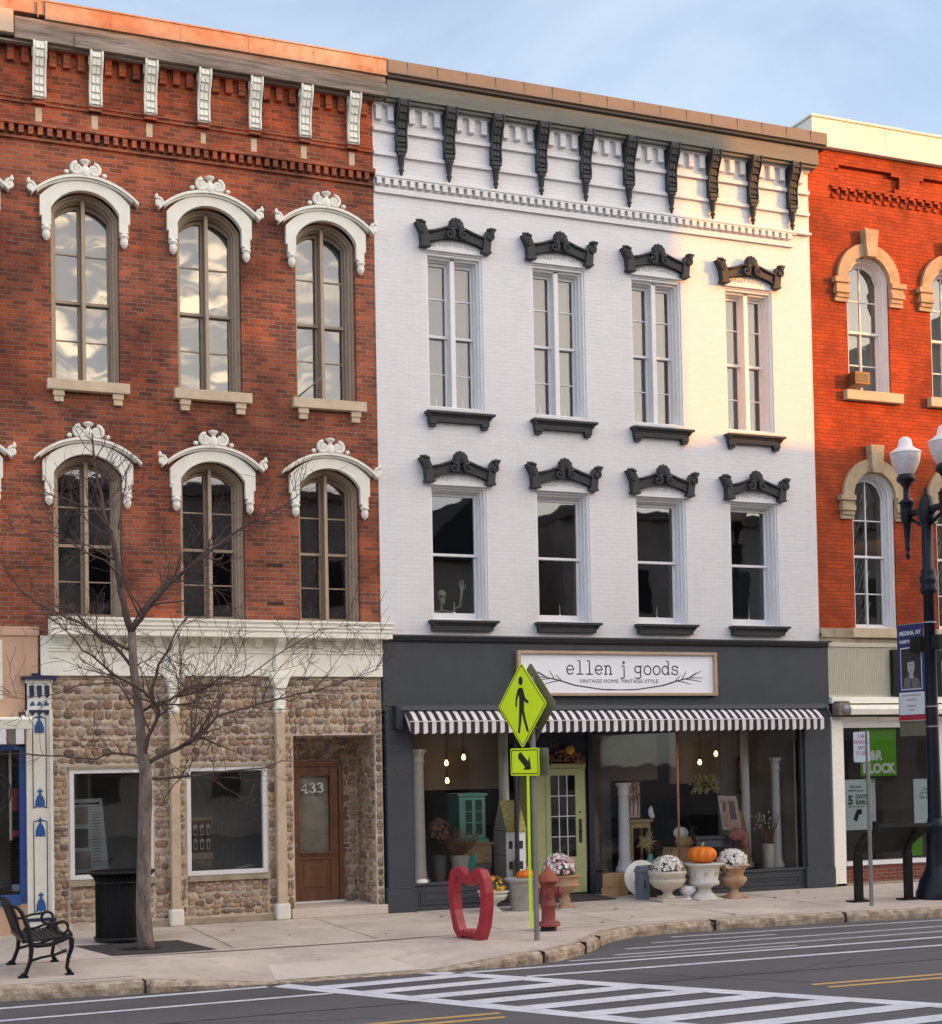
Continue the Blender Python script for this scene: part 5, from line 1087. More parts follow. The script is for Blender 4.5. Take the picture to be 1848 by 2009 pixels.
bunch(9.72, .45, 1.28, .22, 120, 'dried', 'flower_head', '', '', .26, .06, parent=t); m = MB(); m.lathe([(.11, .44), (.14, .90), (.15, .91)], (9.72, .45), 16); m.build('bucket', 'galvanised', t)
t = T('dried_grass', 'spray of dried olive grass in a white slatted pot in the left shop window', 'dried grass', (10.0, .3, .5))
m = MB()
for _ in range(110):
    a, b = R.uniform(-.36, .42), R.uniform(-.12, .15); m.tube([(10.05, .3, .85), (10.05+a*.6, .3+b, 1.02+R.uniform(0, .1)), (10.05+a, .3+b*1.3, 1.05+R.uniform(-.1, .35))], [.006, .005, .003], 4)
m.build('stalk', 'dried', t)
m = MB(); m.lathe([(.11, .46), (.13, .60), (.17, .90)], (10.05, .3), 12, sm=False); m.build('pot', 'urn_white', t)
# doll house
P = T('doll_house', 'tall white dolls house with an olive roof standing in the left shop window', 'dolls house', (11.0, .0, .44))
a0, a1, b0, b1 = 10.62, 11.02, -.42, .12     # front narrow face looks to -x side
hx0, hx1, hy0, hy1 = 10.86, 11.24, .12, .66
m = MB(); m.prism([(hy0, .47), (hy1, .47), (hy1, 1.30), ((hy0+hy1)/2, 1.80), (hy0, 1.30)], hx0, hx1, 'yz'); hw_ = m.build('house_body', 'sign_white', P)
m = MB(); m.prism([(hy0-.02, 1.28), (hy0-.02, 1.31), ((hy0+hy1)/2, 1.83), ((hy0+hy1)/2, 1.79)], hx0+.0, hx1+.01, 'yz'); m.prism([(hy1+.02, 1.28), ((hy0+hy1)/2, 1.79), ((hy0+hy1)/2, 1.83), (hy1+.02, 1.31)], hx0+.0, hx1+.01, 'yz'); m.build('roof', 'dried_olive', P)
for x in (10.95, 11.15):
    for z in (.62, .98): m = MB(); m.box(x-.035, x+.035, hy0-.004, hy0, z, z+.14); m.build('window', 'dark_wood', P)
m = MB(); m.prism([(10.99, .50), (11.10, .50), (11.10, .72), (11.045, .86), (10.99, .72)], hy0-.012, hy0-.002); m.build('door', 'dried_olive', P)
m = MB(); m.box(hx0-.004, hx0, hy0, hy1, .86, .87); m.box(hx0-.004, hx0, hy0, hy1, 1.29, 1.30); m.build('seam', 'slate_blue', P)
# right window display
_n0 = set(o.name for o in bpy.data.objects)
P = T('side_table', 'honey coloured wooden side table in the right shop window', 'table', (13.75, .7, .4))
m = MB(); m.box(13.52, 14.02, .5, .95, 1.33, 1.38); m.box(13.56, 13.98, .54, .9, 1.22, 1.33); m.build('table_top', 'straw', P, .005)
for x in (13.56, 13.94):
    for y in (.54, .86): m = MB(); m.box(x, x+.045, y, y+.045, .39, 1.22); m.build('leg', 'straw', P)
P = T('tall_picture', 'tall pink patterned picture in a dark frame on the honey coloured table', 'picture', (13.7, .7, 1.4)); m = MB(); m.box(13.52, 13.86, .68, .72, 1.38, 2.13); m.build('frame', 'dark_wood', P); m = MB(); m.box(13.55, 13.83, .67, .68, 1.42, 2.09); m.build('print', 'pink_art', P)
m = MB()
for k in range(3): m.tube([(13.60+k*.09, .667, 1.45), (13.61+k*.09, .667, 1.7), (13.60+k*.09, .667, 1.95)], [.006, .02, .005], 5); m.ball((13.60+k*.09, .667, 1.97), (.02, .003, .04), 8, 5)
m.build('pattern', 'banner_grey', P)
m = MB()
for k in range(26): a = k*2.4; r = .04+.006*k; m.tube([(13.78, .35, .95), (13.78+r*cos(a)*.8, .33, .95+r*sin(a)*.7), (13.78+r*cos(a)*1.35, .32, .95+r*sin(a)*1.4)], [.012, .018, .003], 5)
own(m, 'husk_wreath', 'dried_olive', 'spiky olive husk wreath hanging under the honey coloured table', 'wreath')
m = MB(); m.lathe([(.05, .39), (.08, .45), (.08, .62), (.05, .68), (.055, .74)], (13.80, .25), 14); own(m, 'glass_jar', 'mint', 'pale green jar below the husk wreath in the right shop window', 'jar')
m = MB(); m.ball((14.03, .6, 1.52), (.05, .04, .12), 8, 6, .25); m.ball((14.06, .6, 1.44), (.05, .04, .06), 8, 6, .2); own(m, 'white_figurine', 'white_ceramic', 'small white figurine on the table beside the tall pink picture', 'figurine')
for o in bpy.data.objects:
    if o.name not in _n0 and not o.parent: o.location += Vector((.42, .72, -.02))
P = T('dark_bench', 'dark green painted stool behind the pumpkin in the right shop window', 'stool', (15.2, .6, .4)); m = MB(); m.box(14.95, 15.80, .5, .9, .98, 1.03); m.box(15.0, 15.75, .55, .85, .82, .98); m.build('seat', 'slate_blue', P)
for x in (15.0, 15.70):
    for y in (.52, .82): m = MB(); m.box(x, x+.05, y, y+.05, .39, .82); m.build('leg', 'slate_blue', P)
P = T('leaning_portrait', 'white framed pink picture leaning on a wicker basket in the right shop window', 'picture', (15.6, .4, 1.1))
m = MB(); m.prism([(15.50, 1.15), (15.92, 1.12), (15.80, 1.78), (15.40, 1.80)], .42, .45); m.build('frame', 'urn_white', P); m = MB(); m.prism([(15.53, 1.19), (15.88, 1.16), (15.77, 1.74), (15.44, 1.76)], .41, .42); m.build('print', 'pink_art', P)
m = MB(); m.prism([(15.66, 1.35), (15.80, 1.34), (15.74, 1.68), (15.62, 1.69)], .405, .41); m.prism([(15.50, 1.5), (15.56, 1.5), (15.54, 1.70), (15.49, 1.68)], .405, .41); m.build('pattern', 'ink_grey', P)
m = MB(); m.ball((15.78, .36, 1.05), (.22, .12, .13), 12, 8, .08); m.ball((15.93, .34, .93), (.09, .08, .16), 10, 7, .08); own(m, 'pink_cushion', 'pink_fabric', 'pink cushion under the leaning pink picture in the right shop window', 'cushion')
m = MB(); m.lathe([(.17, .39), (.20, .6), (.16, .95), (.10, 1.25), (.04, 1.5)], (16.02, .65), 16); own(m, 'wicker_basket', 'straw', 'tall wicker basket behind the pink cushion in the right shop window', 'basket')
P = T('wall_picture', 'small framed picture hanging on the white panelled wall of the right shop window', 'picture', (16.6, 1.6, 2)); m = MB(); m.box(16.62, 16.98, 1.66, 1.70, 1.80, 2.52); m.build('frame', 'dark_wood', P); m = MB(); m.box(16.67, 16.93, 1.65, 1.66, 1.86, 2.46); m.build('print', 'dried_olive', P); m = MB(); m.ball((16.8, 1.648, 2.15), (.06, .004, .2), 8, 6, .3); m.build('figure', 'leaf_dark', P)
t = T('branch_vase', 'white jug of dried branches at the right end of the right shop window', 'vase', (16.35, .3, .4))
m = MB(); m.lathe([(.10, .39), (.11, .6), (.12, .8), (.135, .86)], (16.42, .3), 16); m.build('jug', 'white_paint', t)
m = MB()
for _ in range(34):
    a, b = R.uniform(-.4, .35), R.uniform(-.15, .15); m.tube([(16.42, .3, .8), (16.42+a*.5, .3+b*.5, 1.1), (16.42+a, .3+b, 1.2+R.uniform(-.1, .4))], [.006, .004, .002], 4)
m.build('branch', 'dried', t)
m = MB()
for _ in range(26): m.ball((16.30+R.uniform(-.2, .15), .3+R.uniform(-.1, .1), 1.3+R.uniform(-.18, .2)), .022, 6, 4)
m.build('seed_pod', 'bone', t)
m = MB()
for _ in range(90): a = R.uniform(-.3, .3); c = (15.60+a, 1.2+R.uniform(-.1, .1), 2.0+R.uniform(-.16, .16)); m.ball(c, (R.uniform(.02, .05), .02, R.uniform(.02, .05)), 5, 4, .3)
own(m, 'hanging_foliage', 'dried_olive', 'hanging clump of dull leaves high in the right shop window', 'dried leaves')
m = MB()
for _ in range(40): a = R.uniform(-.1, .1); m.ball((14.10+a, 1.3, 2.0+R.uniform(-.25, .2)), (R.uniform(.015, .035), .02, R.uniform(.015, .03)), 5, 4, .3)
own(m, 'berry_garland', 'dried', 'small garland of dull red berries left of the copper mullion', 'garland')
m = MB(); m.box(14.4, 14.9, .45, .8, .39, .85); m.ball((14.7, .5, .95), (.2, .12, .12), 10, 7, .1); own(m, 'brown_crate', 'cardboard', 'brown crate with folded cloth behind the pumpkin in the right shop window', 'crate')
P = T('white_pumpkin', 'white pumpkin beside a leafy branch above the orange pumpkin', 'pumpkin', (14.65, .5, 1.1))
m = MB(); m.ball((14.62, .5, 1.12), (.15, .13, .12), 14, 9); m.build('body', 'bone', P); m = MB(); m.tube([(14.85, .45, .9), (14.80, .45, 1.12), (14.86, .45, 1.22), (14.95, .45, 1.2)], [.02, .022, .018, .006], 6); m.build('stem', 'dark_wood', P)
m = MB(); pts = [(14.45, .55, 1.3), (14.30, .55, 1.42), (14.55, .5, 1.27), (14.75, .5, 1.25)]; m.tube(pts, .014, 6); own(m, 'bent_twig', 'black_iron', 'bent black twig over the white pumpkin', 'twig')
text('HOURS\nMon  Tue\nWed  Thu\nFri  Sat\nClosed', .085, (13.62, 1.99, 1.0), 'banner_grey', None, ext=.001, sx=.8, name='hours_lettering'); tag(bpy.data.objects['hours_lettering'], 'pale grey hours lettering on the glass left of the white column', 'lettering')
# ------------------------------------------------------------ on the pavement in front of the grey shop
def urn(name, label, prof, x, y, mt, sq=16, base=None, wob=0, n=24):
    t = T(name, label, 'urn' if 'urn' in name else 'planter', (x, y, 0)); m = MB(); m.lathe(prof, (x, y), n, wob=wob)
    m.build('bowl', mt, t)
    if base: b = MB(); b.box(x-base[0], x+base[0], y-base[0], y+base[0], 0, base[1]); b.build('plinth', mt, t, .008)
    return t
def soil(t, x, y, z, r): m = MB(); m.lathe([(r, z-.01), (r, z)], (x, y), 16); m.build('soil', 'leaf_dark', t)
t = urn('stone_urn', 'small pale footed urn of yellow flowers beside the red apple rack', [(.11, .03), (.11, .05), (.06, .07), (.055, .12), (.09, .16), (.19, .20), (.24, .26), (.245, .29), (.22, .305), (.27, .33), (.275, .355), (.24, .355)], 10.20, -.80, 'urn_white', base=(.11, .03)); soil(t, 10.2, -.8, .35, .23)
t2 = T('potted_mum', 'mound of yellow and russet flowers in the small urn behind the apple rack', 'flowers', (10.2, -.8, .35)); flowers(t2, 10.2, -.8, .40, .22, 'flower_yellow', .20, 110, .035)
t = urn('stone_planter', 'plain grey stone tub holding a small pumpkin behind the crossing sign post', [(.19, .0), (.20, .02), (.255, .46), (.27, .48), (.31, .50), (.315, .545), (.28, .55)], 10.72, -.85, 'urn_grey'); soil(t, 10.72, -.85, .50, .27)
def pumpkin(label, x, y, z, rx, rz, mt='pumpkin'):
    t = T('pumpkin', label, 'pumpkin', (x, y, z)); m = MB(); vs = []; n, k = 40, 12
    pr = []
    for i in range(k+1):
        ph = -pi/2+pi*i/k
        for j in range(n):
            a = 2*pi*j/n; q = rx*cos(ph)**.8*(1.04-.17*(1-abs(sin(a*5))**.55)) if 0 < i < k else .01
            vs.append((x+q*cos(a), y+q*sin(a), z+rz+rz*sin(ph)*(1-.1*(i > k-2))))
    m.add(vs, [(i*n+j, i*n+(j+1) % n, (i+1)*n+(j+1) % n, (i+1)*n+j) for i in range(k) for j in range(n)], True); m.build('body', mt, t)
    s = MB(); s.tube([(x, y, z+2*rz-.03), (x+.01, y, z+2*rz+.02), (x+.03, y, z+2*rz+.06)], [.028, .018, .02], 7); s.build('stem', 'pumpkin_stem', t); return t
pumpkin('flat orange pumpkin resting in the grey stone tub', 10.80, -.85, .50, .17, .09)
t = urn('stone_urn', 'wide tan footed urn of mauve flowers behind the red hydrant', [(.12, .03), (.12, .05), (.085, .08), (.10, .13), (.075, .20), (.10, .25), (.20, .30), (.235, .36), (.25, .37), (.26, .39), (.25, .40), (.225, .42), (.26, .52), (.29, .535), (.295, .56), (.26, .56)], 11.53, -.82, 'urn_rust', base=(.125, .03)); soil(t, 11.53, -.82, .55, .25)
t2 = T('potted_mum', 'big mauve and white flower mound in the wide urn behind the hydrant', 'flowers', (11.45, -.82, .6)); flowers(t2, 11.44, -.82, .67, .28, 'flower_pink', .24, 300, .045); bunch(11.40, -.86, .69, .285, 110, 'flower_white', 'flower', '', '', .24, .04, parent=t2)
t = urn('stone_urn', 'squat grey fluted bowl urn of pale pink flowers next to the round board', [(.14, .05), (.15, .07), (.09, .11), (.08, .15), (.12, .19), (.24, .24), (.32, .34), (.325, .39), (.30, .40), (.32, .415), (.32, .46), (.335, .475), (.345, .50), (.34, .53), (.30, .53)], 13.59, -.75, 'urn_stone', base=(.24, .05), wob=.02); soil(t, 13.59, -.75, .52, .31)
t2 = T('potted_mum', 'pale pink flower mound in the squat grey bowl urn', 'flowers', (13.6, -.75, .53)); flowers(t2, 13.60, -.75, .56, .27, 'flower_pink', .22, 80, .04); bunch(13.60, -.75, .57, .285, 300, 'flower_white', 'flower', '', '', .225, .04, parent=t2)
t = T('ceramic_cup', 'small glossy white footed pot on the pavement between two big urns', 'pot', (14.0, -.75, 0)); m = MB(); m.lathe([(.10, 0), (.10, .02), (.04, .05), (.04, .07), (.10, .10), (.155, .17), (.14, .20), (.155, .25), (.14, .25), (.12, .2)], (14.0, -.75), 20, wob=.04); m.build('bowl', 'white_ceramic', t)
t = urn('stone_urn', 'square shouldered pale stone urn carrying the large orange pumpkin', [(.235, .03), (.225, .06), (.14, .14), (.125, .20), (.17, .23), (.27, .26), (.285, .30), (.27, .34), (.255, .35), (.29, .56), (.30, .58), (.37, .62), (.375, .645), (.32, .645)], 14.28, -.85, 'urn_white', base=(.245, .03), n=8); soil(t, 14.28, -.85, .63, .31)
m = MB()
for k in range(8):
    a = 2*pi*(k+.5)/8; m.spiral(14.28+.255*cos(a), -.85+.265*sin(a), .46, .05, .012, 1.2, 1, 0)
m.build('relief', 'urn_stone', t)
pumpkin('large orange pumpkin on the square shouldered stone urn', 14.26, -.85, .64, .255, .155)
t = urn('stone_urn', 'rust stained tall footed urn of white flowers nearest the dark pilaster', [(.17, .03), (.16, .05), (.09, .09), (.06, .15), (.08, .18), (.17, .23), (.235, .31), (.23, .37), (.17, .40), (.165, .42), (.20, .50), (.25, .55), (.295, .58), (.30, .60), (.26, .60)], 14.86, -.92, 'urn_rust', base=(.18, .03)); soil(t, 14.86, -.92, .59, .26)
t2 = T('potted_mum', 'white flower mound in the rust stained urn', 'flowers', (14.84, -.92, .6)); flowers(t2, 14.84, -.92, .64, .28, 'flower_white', .23, 480, .045)
m = MB(); m.lathe([(.33, -.012), (.335, 0), (.33, .012)], (0, 0), 32); 
ob = own(m, 'round_board', 'white_paint', 'round white board leaning against the shop front beside the blue box', 'board'); ob.rotation_euler = (radians(80), 0, radians(-12)); ob.location = (13.56, .12, .345)
m = MB(); m.spiral(13.42, .085, .48, .06, .008, 1, 1); m.spiral(13.42, .085, .28, .06, .008, 1, -1); own(m, 'scroll_hook', 'ink_grey', 'dark scroll pattern on the face of the round white board', 'ornament')
P = T('picture_frame', 'dark brown frame standing between the round board and the blue box', 'frame', (13.55, -.15, 0)); m = MB(); m.box(13.47, 13.50, -.15, -.12, 0, .60); m.box(13.50, 13.72, -.15, -.12, .57, .60); m.box(13.50, 13.72, -.135, -.125, .0, .57); m.build('frame', 'dark_wood', P)
P = T('blue_lantern_box', 'slate blue wooden lantern box on the pavement beside the squat urn', 'box', (13.35, -.3, 0)); m = MB(); m.box(13.25, 13.46, -.36, -.18, 0, .50); m.build('body', 'slate_blue', P, .006); m = MB(); m.prism([(13.23, .50), (13.48, .50), (13.42, .60), (13.29, .60)], -.38, -.16); m.build('lid', 'slate_blue', P); m = MB(); m.tube([(13.355, -.362, .22), (13.355, -.366, .36)], [.02, .008], 6); m.build('handle', 'dark_grey', P)
P = T('cardboard_box', 'upper cardboard box of the pair beside the green door', 'box', (13.25, .7, .17), 'cardboard boxes by the green door'); m = MB(); m.prism([(13.0, .60), (13.25, .45), (13.52, .62), (13.25, .80)], .165, .42, 'xy'); m.build('body', 'cardboard', P, .004)
m = MB(); m.prism([(13.10, .536), (13.13, .518), (13.40, .70), (13.37, .72)], .421, .423, 'xy'); m.build('tape', 'straw', P)
P = T('cardboard_box', 'lower cardboard box of the pair beside the green door', 'box', (13.25, .7, 0), 'cardboard boxes by the green door'); m = MB(); m.prism([(12.98, .62), (13.25, .46), (13.56, .64), (13.25, .83)], .0, .16, 'xy'); m.build('body', 'cardboard', P, .004)
# ------------------------------------------------------------ apple bike rack
q = radians(17); tv = Vector((sin(q), -cos(q), 0)); dv = Vector((cos(q), sin(q), 0))
A = T('apple_bike_rack', 'red steel bike rack shaped like an apple with a green leaf', 'bike rack', (8.36, -4.25, 0))
def pl(u, z, d): return Vector((8.30, -4.23, 0))+tv*u+dv*d+Vector((0, 0, z))
outer = [(-.22, .0), (-.32, .12), (-.38, .35), (-.42, .62), (-.415, .82), (-.36, .96), (-.27, 1.02), (-.15, 1.0), (-.02, .91), (.02, .905), (.10, .965), (.20, 1.02), (.30, 1.0), (.385, .88), (.425, .68), (.42, .45), (.37, .20), (.28, .0), (.16, .0), (.10, .05), (.05, .01), (.0, .055), (-.05, .01), (-.1, .055), (-.15, .01)]
inner = [(-.17, .11), (-.22, .20), (-.28, .40), (-.30, .62), (-.29, .78), (-.25, .87), (-.20, .875), (-.12, .83), (-.03, .765), (.03, .76), (.09, .79), (.16, .86), (.22, .86), (.27, .80), (.30, .66), (.295, .45), (.25, .25), (.18, .11), (.13, .09), (.09, .14), (.05, .09), (.0, .145), (-.04, .09), (-.08, .14), (-.13, .10)]
m = MB(); n = len(outer); vs = [pl(u, z, 0) for u, z in outer]+[pl(u, z, 0) for u, z in inner]+[pl(u, z, .15) for u, z in outer]+[pl(u, z, .15) for u, z in inner]; fs = []
for i in range(n):
    j = (i+1) % n; fs += [(i, j, n+j, n+i), (2*n+i, 3*n+i, 3*n+j, 2*n+j), (i, 2*n+i, 2*n+j, j), (n+i, n+j, 3*n+j, 3*n+i)]
m.add(vs, fs); m.build('frame', 'red_paint', A, .004)
m = MB(); lf = [(-.01, .90), (.0, 1.0), (-.0, 1.12), (.06, 1.2), (.14, 1.22), (.15, 1.1), (.12, 1.0), (.05, .94)]; n = len(lf); m.add([pl(u, z, .05) for u, z in lf]+[pl(u, z, .09) for u, z in lf], [tuple(range(n)), tuple(range(2*n-1, n-1, -1))]+[(i, n+i, n+(i+1) % n, (i+1) % n) for i in range(n)]); m.build('leaf', 'leaf_green', A)
# ------------------------------------------------------------ hydrant
H = T('fire_hydrant', 'faded red fire hydrant behind the crossing sign post', 'fire hydrant', (9.76, -3.87, 0)); hx, hy = 9.76, -3.87
m = MB(); m.lathe([(.12, 0), (.12, .06), (.10, .07)], (hx, hy), 16); m.build('foot', 'black_flat', H)
m = MB(); m.lathe([(.175, .07), (.18, .10), (.17, .12), (.115, .13), (.105, .16), (.105, .36), (.12, .37), (.12, .39), (.108, .40), (.112, .68), (.13, .70), (.13, .72), (.175, .725), (.18, .745), (.16, .76)], (hx, hy), 24); m.build('barrel', 'hydrant_red', H)
m = MB()
for k in range(8): a = k*pi/4; m.box(hx+.15*cos(a)-.014, hx+.15*cos(a)+.014, hy+.15*sin(a)-.014, hy+.15*sin(a)+.014, .10, .135)
m.build('bolt_ring', 'hydrant_rust', H)
m = MB(); m.lathe([(.155, .745), (.15, .77), (.13, .82), (.09, .865), (.05, .885), (.045, .89), (.05, .90), (.035, .905), (.03, .955), (.01, .96)], (hx, hy), 20); m.build('bonnet', 'hydrant_rust', H)
for dx_, dy_, rad, L_ in ((1, -.35, .08, .22), (-.35, -1, .065, .19), (-1, .35, .06, .19)):
    v = Vector((dx_, dy_, 0)).normalized(); c = Vector((hx, hy, .57)); m = MB(); m.tube([c+v*.08, c+v*(L_-.07), c+v*(L_-.065), c+v*(L_-.02), c+v*(L_-.02), c+v*L_], [rad*.8, rad*.8, rad*1.15, rad*1.15, rad*.5, rad*.45], 14, sm=False); m.build('outlet_cap', 'hydrant_red', H)
m = MB(); m.tube([(hx+.15, hy-.08, .50), (hx+.16, hy-.09, .36), (hx+.12, hy-.09, .30), (hx+.10, hy-.08, .42)], .008, 5); m.build('chain', 'galvanised', H)
# ------------------------------------------------------------ crossing sign
q = radians(9.5); tv = Vector((sin(q), -cos(q), 0)); dv = Vector((cos(q), sin(q), 0)); base = Vector((9.06, -4.90, 0))
X = T('pedestrian_crossing_sign', 'fluorescent yellow green diamond sign with a walking figure on a grey post', 'road sign', tuple(base))
def sgn(mb, poly, d0, d1, o=Vector((0, 0, 0))):
    n = len(poly); vs = [base+o+tv*u+dv*d0+Vector((0, 0, z)) for u, z in poly]+[base+o+tv*u+dv*d1+Vector((0, 0, z)) for u, z in poly]
    mb.add(vs, [tuple(range(n)), tuple(range(2*n-1, n-1, -1))]+[(i, n+i, n+(i+1) % n, (i+1) % n) for i in range(n)]); return mb
def rr_poly(cx, cz, hw, hh, r=.04, rot=0, n=4):
    p = []
    for sx, sz, a0 in ((1, 1, 0), (-1, 1, 90), (-1, -1, 180), (1, -1, 270)):
        for k in range(n+1): a = radians(a0+90*k/n); p.append((sx*(hw-r)+r*cos(a), sz*(hh-r)+r*sin(a)))
    c, s_ = cos(radians(rot)), sin(radians(rot)); return [(cx+x*c-z*s_, cz+x*s_+z*c) for x, z in p]
m = MB(); sgn(m, [(-.03, 0), (.03, 0), (.03, 3.72), (-.03, 3.72)], .0, .05); m.build('post', 'galvanised', X)
m = MB(); sgn(m, [(-.095, .17), (-.028, .17), (-.028, 2.34), (-.095, 2.34)], -.03, -.026); m.build('reflective_strip', 'sign_lime', X)
uc, zc = -.14, 3.32; h = .435
m = MB(); sgn(m, rr_poly(uc, zc, h, h, .05, 45), -.055, -.050); dmd = m.build('diamond_panel', 'sign_lime', X)
m = MB(); a = rr_poly(uc, zc, h-.022, h-.022, .04, 45); b = rr_poly(uc, zc, h-.034, h-.034, .035, 45)
for i in range(len(a)): j = (i+1) % len(a); sgn(m, [a[i], a[j], b[j], b[i]], -.057, -.055)
m.build('border_line', 'sign_black', dmd)
fig = MB()
sgn(fig, [(uc-.02+.052*cos(t*pi/8), zc+.345+.062*sin(t*pi/8)) for t in range(16)], -.058, -.055)
F_ = lambda P_: sgn(fig, [(uc+a_, zc+b_) for a_, b_ in P_], -.058, -.055)
F_([(-.06, .25), (.01, .25), (.05, .20), (.06, .10), (.05, -.07), (-.07, -.07), (-.06, .10), (-.09, .20)])          # torso
F_([(-.06, .25), (-.10, .22), (-.155, .10), (-.16, -.02), (-.125, -.02), (-.12, .07), (-.07, .17)])                  # rear arm
F_([(.03, .24), (.06, .16), (.10, .09), (.175, .05), (.16, .015), (.08, .045), (.04, .09), (.02, .14)])              # front arm
F_([(-.07, -.07), (.0, -.07), (-.02, -.22), (-.06, -.36), (-.06, -.40), (-.12, -.385), (-.10, -.34), (-.08, -.22)])     # rear leg
F_([(-.02, -.07), (.05, -.07), (.09, -.20), (.16, -.36), (.155, -.39), (.11, -.37), (.04, -.22)])                      # front leg
fig.build('walking_figure', 'sign_black', dmd)
m = MB(); sgn(m, rr_poly(-.10, 2.515, .36, .195, .03), -.055, -.050); pnl = m.build('arrow_panel', 'sign_lime', X)
m = MB(); a = rr_poly(-.10, 2.515, .338, .173, .025); b = rr_poly(-.10, 2.515, .322, .160, .02)
for i in range(len(a)): j = (i+1) % len(a); sgn(m, [a[i], a[j], b[j], b[i]], -.057, -.055)
m.build('border_line', 'sign_black', pnl)
m = MB(); sgn(m, [(-.25, 2.63), (-.19, 2.655), (-.01, 2.52), (.02, 2.60), (.06, 2.41), (-.13, 2.40), (-.09, 2.445), (-.26, 2.57)], -.058, -.055); m.build('arrow', 'sign_black', pnl)
o = Vector((.17, .03, 0))
m = MB(); sgn(m, rr_poly(-.14, 3.32, h, h, .05, 45), .105, .110); bk = m.build('rear_diamond_panel', 'sign_back', X); m = MB(); sgn(m, rr_poly(-.10, 2.515, .36, .195, .03), .105, .110); m.build('rear_arrow_panel', 'galvanised', X)
m = MB(); 
for z in (3.0, 3.62, 2.44, 2.60): sgn(m, [(-.05, z-.02), (.05, z-.02), (.05, z+.02), (-.05, z+.02)], .05, .125)
m.build('bracket', 'galvanised', X)
# ------------------------------------------------------------ waste bin
B = T('litter_bin', 'round black slatted iron litter bin behind the street tree', 'litter bin', (3.86, -1.72, 0)); bx, by, br_ = 3.86, -1.72, .375
m = MB()
for k in range(44):
    a = 2*pi*k/44; c_, s_ = cos(a), sin(a); P_ = [(bx+r*c_, by+r*s_, z) for r, z in ((br_, .05), (br_, .88), (br_+.03, .95), (br_+.09, 1.01))]; m.tube(P_, .013, 4, sm=False)
m.build('slatted_side', 'black_iron', B)
m = MB(); m.lathe([(br_+.03, .03), (br_+.035, .05), (br_+.03, .08), (br_, .08), (br_, .03)], (bx, by), 32, cap=False); m.lathe([(br_-.0, .86), (br_+.012, .86), (br_+.012, .89), (br_, .89)], (bx, by), 32, cap=False); m.lathe([(br_+.075, 1.0), (br_+.11, 1.01), (br_+.115, 1.03), (br_+.08, 1.035), (br_+.07, 1.02)], (bx, by), 36, cap=False); m.build('rim', 'black_iron', B)
m = MB(); m.lathe([(br_-.03, .06), (br_-.03, .96), (br_-.05, .96)], (bx, by), 28, cap=False); m.lathe([(br_-.03, .06), (.01, .06)], (bx, by), 28); m.build('liner', 'black_flat', B)
m = MB(); m.lathe([(br_+.08, 1.015), (br_+.05, .99), (br_-.04, .96), (.20, .95), (.16, .93)], (bx, by), 28, cap=False); m.build('lid', 'black_iron', B)
# tree grate
m = MB(); m.add([(3.12, -2.02, .006), (3.42, -3.48, .006), (4.85, -3.55, .006), (4.60, -2.10, .006)], [(0, 1, 2, 3)]); own(m, 'tree_grate', 'grate', 'dark square tree pit cover around the foot of the street tree', 'tree grate')
m = MB(); m.add([(3.9+.26*cos(k*pi/8)*1.1, -2.88+.2*sin(k*pi/8), .009) for k in range(16)], [tuple(range(16))]); own(m, 'tree_pit', 'black_flat', 'small dark soil opening at the foot of the street tree', 'soil')
# ------------------------------------------------------------ bench
BN = T('park_bench', 'black cast iron bench with slatted back at the left edge', 'bench', (2.3, -4.7, 0))
def bench_end(y):
    m = MB(); t_ = .028
    def cap(P_, r): 
        mm = MB(); mm.tube([(a, y, z) for a, z in P_], r, 8); return mm
    for P_, r in (([(2.06, .02), (2.11, .06), (2.165, .20), (2.18, .33), (2.17, .45), (2.14, .62), (2.07, .80), (2.02, .86), (1.95, .88)], [.035, .028, .026, .03, .034, .03, .026, .022, .018]),
                  ([(2.14, .42), (2.25, .385), (2.40, .39), (2.55, .44), (2.63, .48), (2.66, .44), (2.66, .34), (2.62, .22), (2.60, .10), (2.64, .03)], [.03, .028, .026, .03, .034, .036, .03, .024, .024, .032]),
                  ([(2.14, .20), (2.30, .24), (2.45, .26), (2.60, .31)], [.02, .016, .016, .022]),
                  ([(2.09, .60), (2.22, .60), (2.34, .64), (2.50, .655)], [.018, .016, .016, .018])):
        m.tube([(a, y, z) for a, z in P_], r, 8)
    m.tube([(2.545+.075*cos(k*pi/8), y, .59+.075*sin(k*pi/8)) for k in range(17)], .018, 6)
    m.tube([(2.62, y, .56), (2.66, y, .50), (2.65, y, .46)], .02, 6); m.tube([(2.50, y, .44), (2.58, y, .50), (2.64, y, .50)], .018, 6)
    m.box(2.02, 2.14, y-.04, y+.04, 0, .03); m.box(2.58, 2.68, y-.04, y+.04, 0, .03)
    m.build('end_frame', 'black_iron', BN)
bench_end(-5.12); bench_end(-3.72)
for k in range(17):
    y = -5.03+k*.0765; m = MB(); m.prism([(2.08, .46), (2.105, .46), (1.965, .87), (1.94, .87)], y, y+.022); m.build('back_slat', 'tan_paint' if 0 else 'black_iron', BN)
m = MB(); m.tube([(1.95, -5.12, .88), (1.95, -3.72, .88)], .022, 8); m.box(2.08, 2.11, -5.1, -3.74, .42, .47); m.build('back_rail', 'black_iron', BN)
m = MB(); m.tube([(2.045+0*k, -4.42+.1*cos(k*pi/8), .62+.1*sin(k*pi/8)) for k in range(17)], .014, 6); m.build('ring_emblem', 'black_iron', BN)
for k in range(9): x = 2.11+k*.06; m = MB(); m.box(x, x+.045, -5.1, -3.74, .425+.004*k, .445+.004*k); m.build('seat_slat', 'black_iron', BN)
